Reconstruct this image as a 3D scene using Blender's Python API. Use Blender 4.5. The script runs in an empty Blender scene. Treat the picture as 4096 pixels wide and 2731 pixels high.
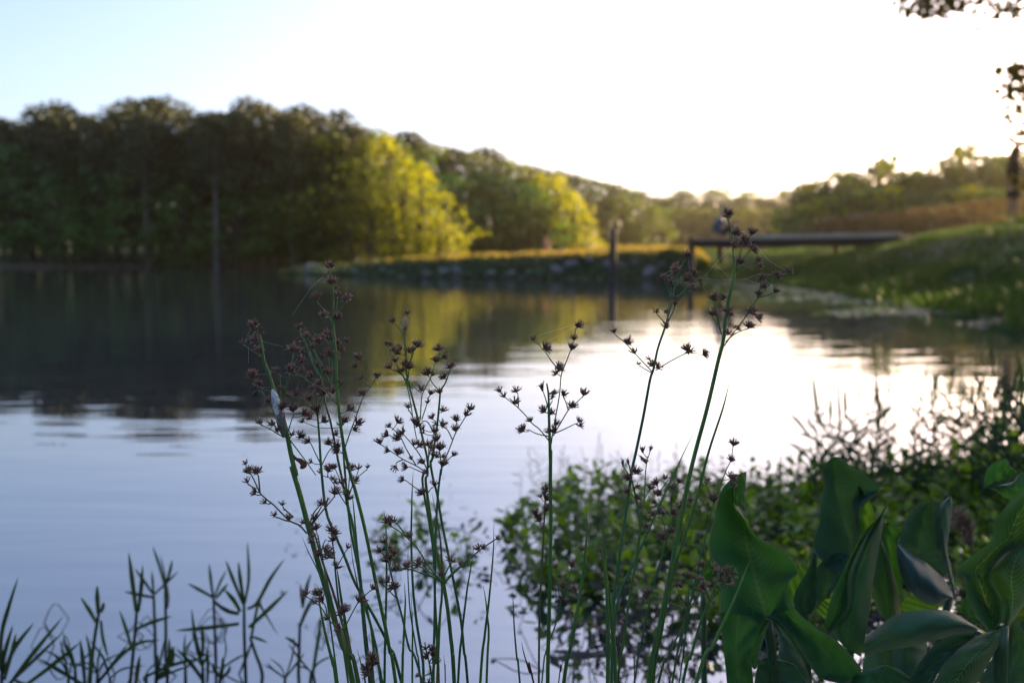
import bpy, bmesh, math, random
import numpy as np
from mathutils import Vector, Matrix, Quaternion
R = math.radians
scene = bpy.context.scene
COL = scene.collection
rng = np.random.default_rng(7)
random.seed(7)

# ------------------------------------------------------------------ camera
CAMZ = 0.65
LENS = 35.0
PITCH = R(4.65)
K = 36.0 / 4096 / LENS
cam_d = bpy.data.cameras.new('camera')
cam = bpy.data.objects.new('camera', cam_d); COL.objects.link(cam)
cam.location = (0, 0, CAMZ)
cam.rotation_euler = (math.pi / 2 - PITCH, 0, 0)
cam_d.lens = LENS; cam_d.sensor_width = 36
cam_d.clip_start = 0.02; cam_d.clip_end = 6000
cam_d.dof.use_dof = True
cam_d.dof.focus_distance = 0.76
cam_d.dof.aperture_fstop = 6.6
scene.camera = cam

def S(u, v, Y):
    """measured position (survey units of the 4096 wide plate) at forward distance Y -> world point"""
    a = (u - 2048) * K; b = (1365.5 - v) * K
    dx = a; dy = math.cos(PITCH) + b * math.sin(PITCH); dz = -math.sin(PITCH) + b * math.cos(PITCH)
    t = Y / dy
    return Vector((dx * t, Y, CAMZ + dz * t))
def P(u, v, Y):
    return S(u * 4096 / 2352, v * 4096 / 2352, Y)
ZM = {1: (900, 950, 1.651), 2: (900, 1800, 1.6845), 3: (1900, 1200, 1.742), 4: (2300, 800, 1.568),
      5: (1900, 1800, 1.6845), 6: (2800, 1750, 1.598), 7: (0, 2100, 1.8092), 8: (3396, 1900, 1.887), 9: (2800, 2000, 2.1457)}
def Q(z, x, y):
    o = ZM[z]
    return (o[0] + x / o[2], o[1] + y / o[2])

# ------------------------------------------------------------------ light
SUN_AZ, SUN_EL = R(47), R(11)
sd = Vector((math.sin(SUN_AZ) * math.cos(SUN_EL), math.cos(SUN_AZ) * math.cos(SUN_EL), math.sin(SUN_EL)))
sun_d = bpy.data.lights.new('sun', 'SUN'); sun = bpy.data.objects.new('sun', sun_d); COL.objects.link(sun)
sun_d.energy = 5.0; sun_d.angle = R(0.6); sun_d.color = (1.0, 0.75, 0.36)
sun.rotation_euler = sd.to_track_quat('Z', 'Y').to_euler()
sun.location = (60, 60, 30)
world = bpy.data.worlds.new('World'); scene.world = world; world.use_nodes = True
wn = world.node_tree; wn.nodes.clear()
sky = wn.nodes.new('ShaderNodeTexSky'); sky.sky_type = 'NISHITA'; sky.sun_disc = False
sky.sun_elevation = SUN_EL; sky.sun_rotation = SUN_AZ
sky.air_density = 0.75; sky.dust_density = 3.0; sky.ozone_density = 3.5; sky.altitude = 0
bg = wn.nodes.new('ShaderNodeBackground'); bg.inputs['Strength'].default_value = 0.15
wo = wn.nodes.new('ShaderNodeOutputWorld')
wb = wn.nodes.new('ShaderNodeMix'); wb.data_type = 'RGBA'; wb.blend_type = 'MULTIPLY'; wb.inputs[0].default_value = 1.0
wb.inputs[7].default_value = (1.28, .995, .88, 1)   # white balance of the sky light
wn.links.new(sky.outputs[0], wb.inputs[6]); wn.links.new(wb.outputs[2], bg.inputs[0]); wn.links.new(bg.outputs[0], wo.inputs[0])
scene.view_settings.view_transform = 'Standard'; scene.view_settings.look = 'None'
scene.view_settings.gamma = 1.0; scene.view_settings.exposure = 1.9
scene.view_settings.use_curve_mapping = False
cy = scene.cycles
cy.use_denoising = True
try: cy.denoiser = 'OPENIMAGEDENOISE'
except Exception: pass
cy.max_bounces = 6; cy.diffuse_bounces = 2; cy.glossy_bounces = 3; cy.transmission_bounces = 4; cy.transparent_max_bounces = 6
cy.sample_clamp_indirect = 6.0; cy.caustics_reflective = False; cy.caustics_refractive = False
cy.volume_bounces = 0

# ------------------------------------------------------------------ materials
class NT:
    def __init__(s, name):
        s.m = bpy.data.materials.new(name); s.m.use_nodes = True
        s.t = s.m.node_tree; s.t.nodes.clear()
        s.out = s.t.nodes.new('ShaderNodeOutputMaterial')
    def n(s, typ, **kw):
        nd = s.t.nodes.new(typ)
        for k, v in kw.items():
            if k.startswith('i_'):
                nd.inputs[k[2:].replace('_', ' ')].default_value = v
            else: setattr(nd, k, v)
        return nd
    def l(s, a, b): s.t.links.new(a, b)
    def ramp(s, fac, stops):
        r = s.n('ShaderNodeValToRGB'); e = r.color_ramp.elements
        while len(e) < len(stops): e.new(0.5)
        for i, (p, c) in enumerate(stops):
            e[i].position = p; e[i].color = (*c, 1) if len(c) == 3 else c
        s.l(fac, r.inputs[0]); return r.outputs[0]
    def math(s, op, a, b=None, c=None):
        m = s.n('ShaderNodeMath', operation=op)
        for i, x in enumerate((a, b, c)):
            if x is None: continue
            if isinstance(x, (int, float)): m.inputs[i].default_value = x
            else: s.l(x, m.inputs[i])
        return m.outputs[0]
    def mix(s, fac, a, b, mode='MIX'):
        m = s.n('ShaderNodeMix', data_type='RGBA', blend_type=mode)
        for sock, x in ((m.inputs[0], fac), (m.inputs[6], a), (m.inputs[7], b)):
            if isinstance(x, (int, float)): sock.default_value = x
            elif isinstance(x, tuple): sock.default_value = (*x, 1)
            else: s.l(x, sock)
        return m.outputs[2]

def foliage_mat(name, cols, trans=0.4, tcol=None, rough=0.55, spec=0.25, vary=0.5, scale=0.6):
    """leaf material: per leaf colour variation over the given ramp, light passes through the blade"""
    t = NT(name)
    geo = t.n('ShaderNodeNewGeometry'); oi = t.n('ShaderNodeObjectInfo')
    tc = t.n('ShaderNodeTexCoord'); nz = t.n('ShaderNodeTexNoise', i_Scale=scale, i_Detail=2.0)
    t.l(tc.outputs['Object'], nz.inputs['Vector'])
    f = t.math('ADD', t.math('MULTIPLY', geo.outputs['Random Per Island'], 0.45 * vary), t.math('MULTIPLY', oi.outputs['Random'], 0.45 * vary))
    f = t.math('ADD', f, t.math('MULTIPLY', nz.outputs[0], 1.0 - 0.8 * vary))
    n = len(cols)
    c = t.ramp(f, [(0.2 + 0.6 * i / max(1, n - 1), cols[i]) for i in range(n)])
    p = t.n('ShaderNodeBsdfPrincipled', i_Roughness=rough); p.inputs['Specular IOR Level'].default_value = spec
    t.l(c, p.inputs['Base Color'])
    tr = t.n('ShaderNodeBsdfTranslucent')
    tcm = t.mix(1.0, c, tcol or (1.6, 1.7, 0.5), 'MULTIPLY')
    t.l(tcm, tr.inputs[0])
    mx = t.n('ShaderNodeMixShader', i_Fac=trans)
    t.l(p.outputs[0], mx.inputs[1]); t.l(tr.outputs[0], mx.inputs[2]); t.l(mx.outputs[0], t.out.inputs[0])
    return t.m

def simple_mat(name, c1, c2, scale=8.0, rough=0.7, bump=0.0, stretch=(1, 1, 1), spec=0.3):
    t = NT(name); tc = t.n('ShaderNodeTexCoord'); mp = t.n('ShaderNodeMapping'); mp.inputs['Scale'].default_value = stretch
    nz = t.n('ShaderNodeTexNoise', i_Scale=scale, i_Detail=6.0, i_Roughness=0.6)
    t.l(tc.outputs['Object'], mp.inputs[0]); t.l(mp.outputs[0], nz.inputs['Vector'])
    c = t.ramp(nz.outputs[0], [(0.3, c1), (0.7, c2)])
    p = t.n('ShaderNodeBsdfPrincipled', i_Roughness=rough); p.inputs['Specular IOR Level'].default_value = spec
    t.l(c, p.inputs['Base Color'])
    if bump:
        b = t.n('ShaderNodeBump', i_Strength=bump, i_Distance=0.02); t.l(nz.outputs[0], b.inputs['Height']); t.l(b.outputs[0], p.inputs['Normal'])
    t.l(p.outputs[0], t.out.inputs[0]); return t.m

M = {}
M['pine'] = foliage_mat('pine_needles', [(.022, .032, .012), (.045, .058, .018), (.09, .09, .026)], .25, (1.5, 1.2, .5), scale=.12)
M['oak'] = foliage_mat('broad_leaves', [(.022, .045, .016), (.045, .085, .025), (.09, .14, .035)], .42, (1.9, 1.8, .5), scale=.1)
M['golden'] = foliage_mat('sun_tinted_leaves', [(.06, .085, .010), (.19, .215, .010), (.42, .40, .012)], .5, (1.75, 1.6, .3), scale=.22, vary=.35)  # low sun's gold is put into the leaf colour
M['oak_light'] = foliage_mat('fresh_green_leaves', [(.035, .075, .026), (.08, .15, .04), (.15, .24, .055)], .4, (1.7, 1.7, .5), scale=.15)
M['olive'] = foliage_mat('olive_leaves', [(.035, .05, .012), (.075, .10, .016), (.14, .16, .018)], .5, (1.8, 1.7, .4), scale=.22, vary=.4)  # leaf colour carries a weaker share of the golden sunlight
M['hang'] = foliage_mat('overhanging_leaves', [(.05, .055, .016), (.12, .115, .025)], .6, (2.0, 1.5, .45), scale=.6)
M['russet'] = foliage_mat('haze_brown_leaves', [(.05, .042, .016), (.085, .065, .024), (.12, .085, .03)], .45, (1.6, 1.3, .6), scale=.1)  # brown orange haze painted as leaf colour
M['bark_grey'] = simple_mat('grey_pine_bark', (.07, .058, .05), (.17, .14, .125), 3, .9, .6, (1, 1, .3))
M['bark_brown'] = simple_mat('brown_bark', (.03, .022, .016), (.08, .06, .045), 4, .9, .6, (1, 1, .3))
M['snag'] = simple_mat('sun_tinted_wood', (.3, .13, .06), (.5, .24, .11), 5, .85, .4, (1, 1, .3))  # orange of the low sun painted into the wood colour
M['dry'] = foliage_mat('dry_grass_blades', [(.12, .13, .025), (.26, .21, .045), (.38, .24, .08)], .5, (1.3, 1.1, .6), scale=.35, vary=.6)
M['turf'] = foliage_mat('green_grass_blades', [(.016, .034, .008), (.03, .06, .011), (.052, .085, .016)], .35, (1.6, 1.6, .5), scale=.5)
M['shrubby'] = foliage_mat('bank_plants', [(.016, .03, .012), (.03, .055, .018), (.05, .08, .02)], .35, (1.6, 1.6, .5), scale=2.)
M['primrose'] = foliage_mat('water_plant_leaves', [(0.048, 0.084, 0.0144), (0.144, 0.228, 0.0192), (0.24, 0.348, 0.024)], .5, (1.5, 1.7, .3), rough=.38, spec=.4, scale=2.5, vary=.8)
M['mat_leaf'] = foliage_mat('floating_leaves', [(.02, .045, .014), (.04, .08, .02)], .3, (1.6, 1.6, .5), rough=.5, spec=.3, scale=1.)
M['dark_stem'] = simple_mat('dark_plant_stems', (.02, .016, .012), (.05, .045, .02), 30, .7)
M['blade'] = foliage_mat('water_grass_blades', [(.010, .017, .014), (.018, .035, .018), (.035, .065, .018)], .4, (1.5, 1.7, .5), rough=.5, scale=6.)
M['rock'] = simple_mat('grey_rock', (.06, .06, .06), (.18, .175, .17), 3, .85, .5)
M['post'] = simple_mat('dark_weathered_post', (.022, .017, .016), (.055, .045, .04), 6, .85, .5, (1, 1, .2))
M['plank'] = simple_mat('weathered_planks', (.22, .18, .14), (.40, .33, .26), 6, .8, .4, (.3, 1, 1))
M['beam'] = simple_mat('dark_dock_beam', (.010, .008, .008), (.028, .022, .020), 6, .85, .4, (.3, 1, 1))
M['skin'] = simple_mat('skin', (.20, .11, .07), (.27, .155, .10), 9, .55)
M['blueshirt'] = simple_mat('blue_cloth', (.008, .045, .11), (.014, .075, .17), 20, .85)
M['navy'] = simple_mat('dark_trousers_cloth', (.012, .014, .03), (.025, .028, .05), 20, .85)
M['blackdress'] = simple_mat('black_cloth', (0.0024, 0.0024, 0.0036), (0.0048, 0.0048, 0.006), 20, .85)
M['hair'] = simple_mat('dark_brown_hair', (.018, .01, .008), (.04, .024, .016), 40, .5)
M['blond'] = simple_mat('pale_cap_cloth', (.2, .17, .13), (.3, .25, .19), 40, .6)
M['debris'] = simple_mat('dead_stems_and_mud', (.03, .025, .022), (.08, .065, .055), 12, .7, .6)
M['seed'] = simple_mat('purple_brown_seed_capsules', (.04, .016, .010), (.16, .075, .045), 700, .5, 0)
M['seedtip'] = simple_mat('pale_capsule_tips', (.26, .14, .09), (.46, .28, .19), 900, .5)
M['seedgreen'] = simple_mat('young_green_capsules', (.09, .07, .04), (.17, .14, .07), 700, .5)
M['web'] = simple_mat('spider_silk', (.7, .7, .7), (.85, .85, .82), 500, .3)
M['husk'] = foliage_mat('straw_insect_skin', [(.4, .32, .2), (.5, .42, .28)], .4, (1., 1., .8), scale=200)
M['cocoon'] = simple_mat('white_cottony_silk', (.35, .35, .34), (.75, .74, .72), 500, .9, .5)
M['sheath'] = simple_mat('dry_grey_sheath', (.09, .075, .065), (.2, .17, .15), 400, .8, .5)
M['beetle'] = simple_mat('black_shell', (.01, .01, .012), (.02, .02, .022), 100, .35)
M['dryleaf'] = foliage_mat('curled_dry_leaf', [(.12, .05, .035), (.2, .09, .05)], .4, (1.3, 1., .7), scale=100)

def rush_mat(name, lo, mid, hi):
    """round green stem: colour runs along its length, fine lengthwise streaks"""
    t = NT(name); tc = t.n('ShaderNodeTexCoord'); uv = t.n('ShaderNodeUVMap')
    sp = t.n('ShaderNodeSeparateXYZ'); t.l(uv.outputs[0], sp.inputs[0])
    mp = t.n('ShaderNodeMapping'); mp.inputs['Scale'].default_value = (60, 60, 4)
    nz = t.n('ShaderNodeTexNoise', i_Scale=8.0, i_Detail=4.0); t.l(tc.outputs['Object'], mp.inputs[0]); t.l(mp.outputs[0], nz.inputs['Vector'])
    nz2 = t.n('ShaderNodeTexNoise', i_Scale=12.0, i_Detail=2.0); t.l(tc.outputs['Object'], nz2.inputs['Vector'])
    c = t.ramp(t.math('ADD', t.math('MULTIPLY', nz.outputs[0], .5), t.math('MULTIPLY', nz2.outputs[0], .5)), [(.32, lo), (.5, mid), (.68, hi)])
    p = t.n('ShaderNodeBsdfPrincipled', i_Roughness=.42); p.inputs['Specular IOR Level'].default_value = .45
    t.l(c, p.inputs['Base Color'])
    tr = t.n('ShaderNodeBsdfTranslucent'); t.l(t.mix(1., c, (1.6, 1.7, .5), 'MULTIPLY'), tr.inputs[0])
    mx = t.n('ShaderNodeMixShader', i_Fac=.25); t.l(p.outputs[0], mx.inputs[1]); t.l(tr.outputs[0], mx.inputs[2])
    t.l(mx.outputs[0], t.out.inputs[0]); return t.m
M['rush'] = rush_mat('rush_stem_green', (0.0234, 0.065, 0.0182), (0.0585, 0.143, 0.026), (0.117, 0.2145, 0.0312))
M['rush_back'] = rush_mat('rush_stem_blue_green', (0.0208, 0.0715, 0.039), (0.0455, 0.13, 0.0546), (0.078, 0.182, 0.052))
M['rush_brown'] = rush_mat('rush_stem_brownish', (0.065, 0.0455, 0.026), (0.091, 0.0975, 0.0325), (0.13, 0.13, 0.0455))
M['rush_red'] = rush_mat('rush_tip_dark_red', (.035, .015, .015), (.06, .03, .02), (.05, .08, .02))

def arum_mat(name, base, vein, under, trans, tmul=(1.5, 1.7, .35), nveins=26.0, glauc=0.0, vstr=.17):
    """broad leaf: midrib, curved side veins, pale rim, waxy bloom; UV x across (0..1), y along"""
    t = NT(name); uv = t.n('ShaderNodeUVMap'); sp = t.n('ShaderNodeSeparateXYZ'); t.l(uv.outputs[0], sp.inputs[0])
    tc = t.n('ShaderNodeTexCoord')
    nz = t.n('ShaderNodeTexNoise', i_Scale=26.0, i_Detail=4.0); t.l(tc.outputs['Object'], nz.inputs['Vector'])
    nf = t.n('ShaderNodeTexNoise', i_Scale=260.0, i_Detail=3.0); t.l(tc.outputs['Object'], nf.inputs['Vector'])
    a = t.math('ABSOLUTE', t.math('SUBTRACT', t.math('MULTIPLY', sp.outputs[0], 2.), 1.))
    a2 = t.math('POWER', a, 1.6)
    ph = t.math('SUBTRACT', sp.outputs[1], t.math('MULTIPLY', a2, .38))
    ph = t.math('ADD', ph, t.math('MULTIPLY', nz.outputs[0], .085))
    w = t.math('SINE', t.math('MULTIPLY', ph, nveins * 6.283))
    w = t.math('POWER', t.math('MAXIMUM', w, 0.), 7.)
    w2 = t.math('POWER', t.math('MAXIMUM', t.math('SINE', t.math('MULTIPLY', ph, nveins * 3.1 * 6.283)), 0.), 3.)
    w = t.math('ADD', t.math('MULTIPLY', w, .55), t.math('MULTIPLY', w2, .14))
    w = t.math('MULTIPLY', w, t.math('GREATER_THAN', .93, a))
    mid = t.math('LESS_THAN', a, t.math('SUBTRACT', .045, t.math('MULTIPLY', sp.outputs[1], .03)))
    vv = t.math('MINIMUM', t.math('ADD', w, t.math('MULTIPLY', mid, .5)), 1.)
    c0 = t.ramp(nz.outputs[0], [(.3, tuple(x * .72 for x in base)), (.7, tuple(x * 1.3 for x in base))])
    c0 = t.mix(t.math('MULTIPLY', nf.outputs[0], .35), c0, tuple(x * .6 for x in base))
    if glauc:
        n3 = t.n('ShaderNodeTexNoise', i_Scale=9.0, i_Detail=2.0); t.l(tc.outputs['Object'], n3.inputs['Vector'])
        c0 = t.mix(t.math('MULTIPLY', n3.outputs[0], glauc), c0, under)
    c = t.mix(t.math('MULTIPLY', vv, vstr), c0, vein)
    rim = t.math('GREATER_THAN', a, .965)
    c = t.mix(t.math('MULTIPLY', rim, .75), c, (.22, .19, .07))
    sv = t.n('ShaderNodeTexVoronoi', i_Scale=95.0); t.l(tc.outputs['Object'], sv.inputs['Vector'])
    spot = t.math('MULTIPLY', t.math('LESS_THAN', sv.outputs['Distance'], .085), t.math('GREATER_THAN', nz.outputs[0], .54))
    c = t.mix(spot, c, (.012, .012, .008))
    nb = t.n('ShaderNodeTexNoise', i_Scale=38.0, i_Detail=5.0, i_Roughness=.7); t.l(tc.outputs['Object'], nb.inputs['Vector'])
    edge_w = t.math('MULTIPLY', t.math('POWER', a, 5.), .16)
    brown = t.math('GREATER_THAN', t.math('ADD', nb.outputs[0], edge_w), .735)
    c = t.mix(t.math('MULTIPLY', brown, .8), c, (.10, .06, .02))
    p = t.n('ShaderNodeBsdfPrincipled', i_Roughness=.6); p.inputs['Specular IOR Level'].default_value = .28
    p.inputs['Sheen Weight'].default_value = .12; p.inputs['Sheen Roughness'].default_value = .4
    t.l(c, p.inputs['Base Color'])
    b = t.n('ShaderNodeBump', i_Strength=.35, i_Distance=.0006); t.l(t.math('ADD', vv, t.math('MULTIPLY', nf.outputs[0], .4)), b.inputs['Height']); t.l(b.outputs[0], p.inputs['Normal'])
    tr = t.n('ShaderNodeBsdfTranslucent')
    ct = t.mix(t.math('MULTIPLY', vv, min(.8, vstr * 2.)), t.mix(1., c0, tmul, 'MULTIPLY'), (.34, .36, .05))
    t.l(ct, tr.inputs[0])
    mx = t.n('ShaderNodeMixShader', i_Fac=trans); t.l(p.outputs[0], mx.inputs[1]); t.l(tr.outputs[0], mx.inputs[2])
    t.l(mx.outputs[0], t.out.inputs[0]); return t.m
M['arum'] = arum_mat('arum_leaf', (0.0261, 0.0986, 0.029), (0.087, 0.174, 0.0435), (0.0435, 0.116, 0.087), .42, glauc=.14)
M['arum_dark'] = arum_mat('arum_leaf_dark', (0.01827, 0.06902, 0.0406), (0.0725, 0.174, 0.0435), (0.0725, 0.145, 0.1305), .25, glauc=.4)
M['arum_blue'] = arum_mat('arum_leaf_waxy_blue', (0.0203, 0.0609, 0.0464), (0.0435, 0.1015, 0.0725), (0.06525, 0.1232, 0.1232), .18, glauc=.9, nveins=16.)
M['arum_light'] = arum_mat('arum_leaf_pale_backlit', (0.0625, 0.15, 0.03125), (0.2, 0.325, 0.0625), (0.0875, 0.175, 0.1), .5)  # paler green; the backlit leaves get their brightness from this base colour
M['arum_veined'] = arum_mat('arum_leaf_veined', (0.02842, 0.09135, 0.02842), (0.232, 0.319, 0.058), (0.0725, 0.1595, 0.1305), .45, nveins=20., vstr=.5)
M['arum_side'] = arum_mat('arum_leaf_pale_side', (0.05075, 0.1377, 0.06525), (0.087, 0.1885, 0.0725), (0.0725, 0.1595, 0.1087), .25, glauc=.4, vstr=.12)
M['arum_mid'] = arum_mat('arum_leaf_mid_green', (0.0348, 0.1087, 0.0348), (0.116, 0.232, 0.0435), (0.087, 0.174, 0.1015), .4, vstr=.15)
M['petiole'] = rush_mat('arum_stalk_green', (.02, .05, .025), (.035, .085, .03), (.06, .12, .04))

# ------------------------------------------------------------------ object helpers
def link(name, me, parent=None, mat=None):
    o = bpy.data.objects.new(name, me); COL.objects.link(o)
    if mat is not None and len(me.materials) == 0: me.materials.append(mat)
    if parent is not None: o.parent = parent
    return o
def tag(o, label=None, cat=None, group=None, kind=None):
    if label: o['label'] = label
    if cat: o['category'] = cat
    if group: o['group'] = group
    if kind: o['kind'] = kind
    return o
def thing(name, label, cat, loc=(0, 0, 0), group=None, rz=0.):
    o = bpy.data.objects.new(name, None); COL.objects.link(o); o.location = loc; o.rotation_euler = (0, 0, rz)
    o.empty_display_size = .1
    return tag(o, label, cat, group, 'thing')

def mesh_np(name, verts, faces=None, quads=None, tris=None, smooth=True, uv=None, sizes=None):
    """verts (n,3); faces = array (f,k) of equal size faces or list of such arrays"""
    me = bpy.data.meshes.new(name)
    arrs = [np.asarray(a) for a in (faces if isinstance(faces, list) else [faces]) if a is not None and len(a)]
    verts = np.asarray(verts, dtype=np.float32)
    me.vertices.add(len(verts)); me.vertices.foreach_set('co', verts.ravel())
    loops = np.concatenate([a.ravel() for a in arrs]).astype(np.int32)
    cnt = np.concatenate([np.full(len(a), a.shape[1]) for a in arrs]).astype(np.int32)
    st = np.concatenate([[0], np.cumsum(cnt)[:-1]]).astype(np.int32)
    me.loops.add(len(loops)); me.loops.foreach_set('vertex_index', loops)
    me.polygons.add(len(cnt)); me.polygons.foreach_set('loop_start', st); me.polygons.foreach_set('loop_total', cnt)
    me.polygons.foreach_set('use_smooth', np.full(len(cnt), smooth))
    me.update(calc_edges=True); me.validate()
    if uv is not None:
        l = me.uv_layers.new(name='UVMap'); l.data.foreach_set('uv', np.asarray(uv, dtype=np.float32)[loops].ravel())
    return me

def cr(pts, n):
    """Catmull-Rom through pts, n samples per span (centripetal enough for our use)"""
    p = np.asarray(pts, float)
    if len(p) == 2:
        t = np.linspace(0, 1, n + 1)[:, None]; return p[0] * (1 - t) + p[1] * t
    q = np.vstack([2 * p[0] - p[1], p, 2 * p[-1] - p[-2]])
    out = []
    for i in range(1, len(q) - 2):
        t = np.linspace(0, 1, n, endpoint=False)[:, None]
        a, b, c, d = q[i - 1], q[i], q[i + 1], q[i + 2]
        out.append(.5 * ((2 * b) + (-a + c) * t + (2 * a - 5 * b + 4 * c - d) * t ** 2 + (-a + 3 * b - 3 * c + d) * t ** 3))
    out.append(p[-1:]); return np.vstack(out)

class MB:
    """collects tubes, boxes and leaves and links them as one mesh"""
    def __init__(s): s.v = []; s.f4 = []; s.f3 = []; s.n = 0; s.uv = []
    def add(s, v, f4=None, f3=None, uv=None):
        v = np.asarray(v, float)
        if f4 is not None and len(f4): s.f4.append(np.asarray(f4) + s.n)
        if f3 is not None and len(f3): s.f3.append(np.asarray(f3) + s.n)
        s.v.append(v); s.uv.append(np.zeros((len(v), 2)) if uv is None else uv); s.n += len(v)
    def tube(s, pts, r0, r1=None, k=6, n=6, smooth=True, radii=None, flat=1.0):
        c = cr(pts, n) if smooth and len(pts) > 2 else np.asarray(pts, float)
        m = len(c)
        if radii is not None:
            rr = np.interp(np.linspace(0, 1, m), np.linspace(0, 1, len(radii)), radii)
        else:
            rr = np.linspace(r0, r0 if r1 is None else r1, m)
        tg = np.gradient(c, axis=0); tg /= np.linalg.norm(tg, axis=1)[:, None] + 1e-12
        ref = np.array([0, 1., 0]) if abs(tg[:, 1]).max() < .9 else np.array([1., 0, 0])
        nx = np.cross(tg, ref); nx /= np.linalg.norm(nx, axis=1)[:, None] + 1e-12
        ny = np.cross(nx, tg)
        a = np.arange(k) * 2 * math.pi / k
        ring = (nx[:, None, :] * np.cos(a)[None, :, None] + ny[:, None, :] * np.sin(a)[None, :, None] * flat) * rr[:, None, None] + c[:, None, :]
        i = np.arange(m - 1)[:, None] * k; j = np.arange(k)[None, :]; j2 = (j + 1) % k
        f = np.stack([i + j, i + j2, i + k + j2, i + k + j], -1).reshape(-1, 4)
        uv = np.stack([np.tile(np.arange(k) / k, m), np.repeat(np.linspace(0, 1, m), k)], -1)
        v = ring.reshape(-1, 3)
        v = np.vstack([v, c[:1], c[-1:]]); uv = np.vstack([uv, [[0, 0]], [[0, 1]]])
        b = m * k; jj = np.arange(k)
        f3 = np.vstack([np.stack([(jj + 1) % k, jj, np.full(k, b)], -1), np.stack([(m - 1) * k + jj, (m - 1) * k + (jj + 1) % k, np.full(k, b + 1)], -1)])
        s.add(v, f, f3, uv)
    def box(s, x0, x1, y0, y1, z0, z1, mat=None):
        v = np.array([(x, y, z) for x in (x0, x1) for y in (y0, y1) for z in (z0, z1)], float)
        if mat is not None: v = np.array([mat @ Vector(p) for p in v])
        s.add(v, [(0, 1, 3, 2), (4, 6, 7, 5), (0, 4, 5, 1), (2, 3, 7, 6), (0, 2, 6, 4), (1, 5, 7, 3)])
    def mesh(s, name, smooth=True):
        fs = [np.vstack(a) for a in (s.f4, s.f3) if a]
        return mesh_np(name, np.vstack(s.v), fs, smooth=smooth, uv=np.vstack(s.uv))
    def build(s, name, mat, parent=None, smooth=True):
        return link(name, s.mesh(name, smooth), parent, mat)

def unit(a): return a / (np.linalg.norm(a, axis=-1, keepdims=True) + 1e-12)
def leaf_cloud(cen, nrm, up, length, width, shape='rhomb', fold=0.0):
    """many separate leaf blades. cen (n,3) leaf base-centre, nrm normals, up along-blade direction"""
    n = len(cen); nrm = unit(nrm); up = unit(up - nrm * np.sum(up * nrm, 1)[:, None]); sd_ = np.cross(nrm, up)
    L = np.asarray(length).reshape(-1, 1) * np.ones((n, 1)); W = np.asarray(width).reshape(-1, 1) * np.ones((n, 1))
    if shape == 'rhomb':
        v = np.stack([cen - up * L * .5, cen + sd_ * W * .5 + up * L * .05, cen + up * L * .5, cen - sd_ * W * .5 + up * L * .05], 1)
        f = np.arange(n * 4).reshape(n, 4)
        return v.reshape(-1, 3), f
    if shape == 'oval':   # 8 outline points as 3 quads, folded along midrib
        prof = [(-.5, .0), (-.2, .42), (.15, .5), (.5, .0)]
        pts = []
        for (a, b) in prof: pts.append(cen + up * L * a + sd_ * W * b + nrm * W * b * fold)
        for (a, b) in prof[1:3]: pts.append(cen + up * L * a - sd_ * W * b + nrm * W * b * fold)
        pts.append(cen + up * L * -.2); pts.append(cen + up * L * .15)
        v = np.stack(pts, 1)  # 0 base,1,2 right,3 tip,4,5 left,6,7 mid
        b0 = (np.arange(n) * 8)[:, None]
        tri = np.array([(0, 6, 1), (2, 7, 3), (0, 4, 6), (5, 3, 7)])
        quad = np.array([(1, 6, 7, 2), (4, 5, 7, 6)])
        return v.reshape(-1, 3), [(b0[:, None] + quad[None]).reshape(-1, 4), (b0[:, None] + tri[None]).reshape(-1, 3)]
def blade_cloud(base, h, w, lean, az, segs=2, curl=1.0):
    """grass blades: tapered bent strips"""
    n = len(base); dirv = np.stack([np.cos(az), np.sin(az), np.zeros(n)], 1); side = np.stack([-np.sin(az), np.cos(az), np.zeros(n)], 1)
    tw = rng.uniform(0, math.pi, n); side = unit(side * np.cos(tw)[:, None] + dirv * np.sin(tw)[:, None])
    rows = []
    for i in range(segs + 1):
        t = i / segs
        c = base + dirv * (lean * h * t ** (1 + curl))[:, None] + np.array([0, 0, 1.]) * (h * (t - .25 * lean * t * t))[:, None]
        if i < segs:
            ww = (w * (1 - t ** 2 * .8) * .5)[:, None]
            rows += [c - side * ww, c + side * ww]
        else: rows.append(c)
    v = np.stack(rows, 1); m = v.shape[1]; b0 = (np.arange(n) * m)[:, None]
    f4 = [np.hstack([b0 + 2 * i, b0 + 2 * i + 1, b0 + 2 * i + 3, b0 + 2 * i + 2]) for i in range(segs - 1)]
    f3 = np.hstack([b0 + 2 * segs - 2, b0 + 2 * segs - 1, b0 + 2 * segs])
    return v.reshape(-1, 3), ([np.vstack(f4)] if f4 else []) + [f3]

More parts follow.
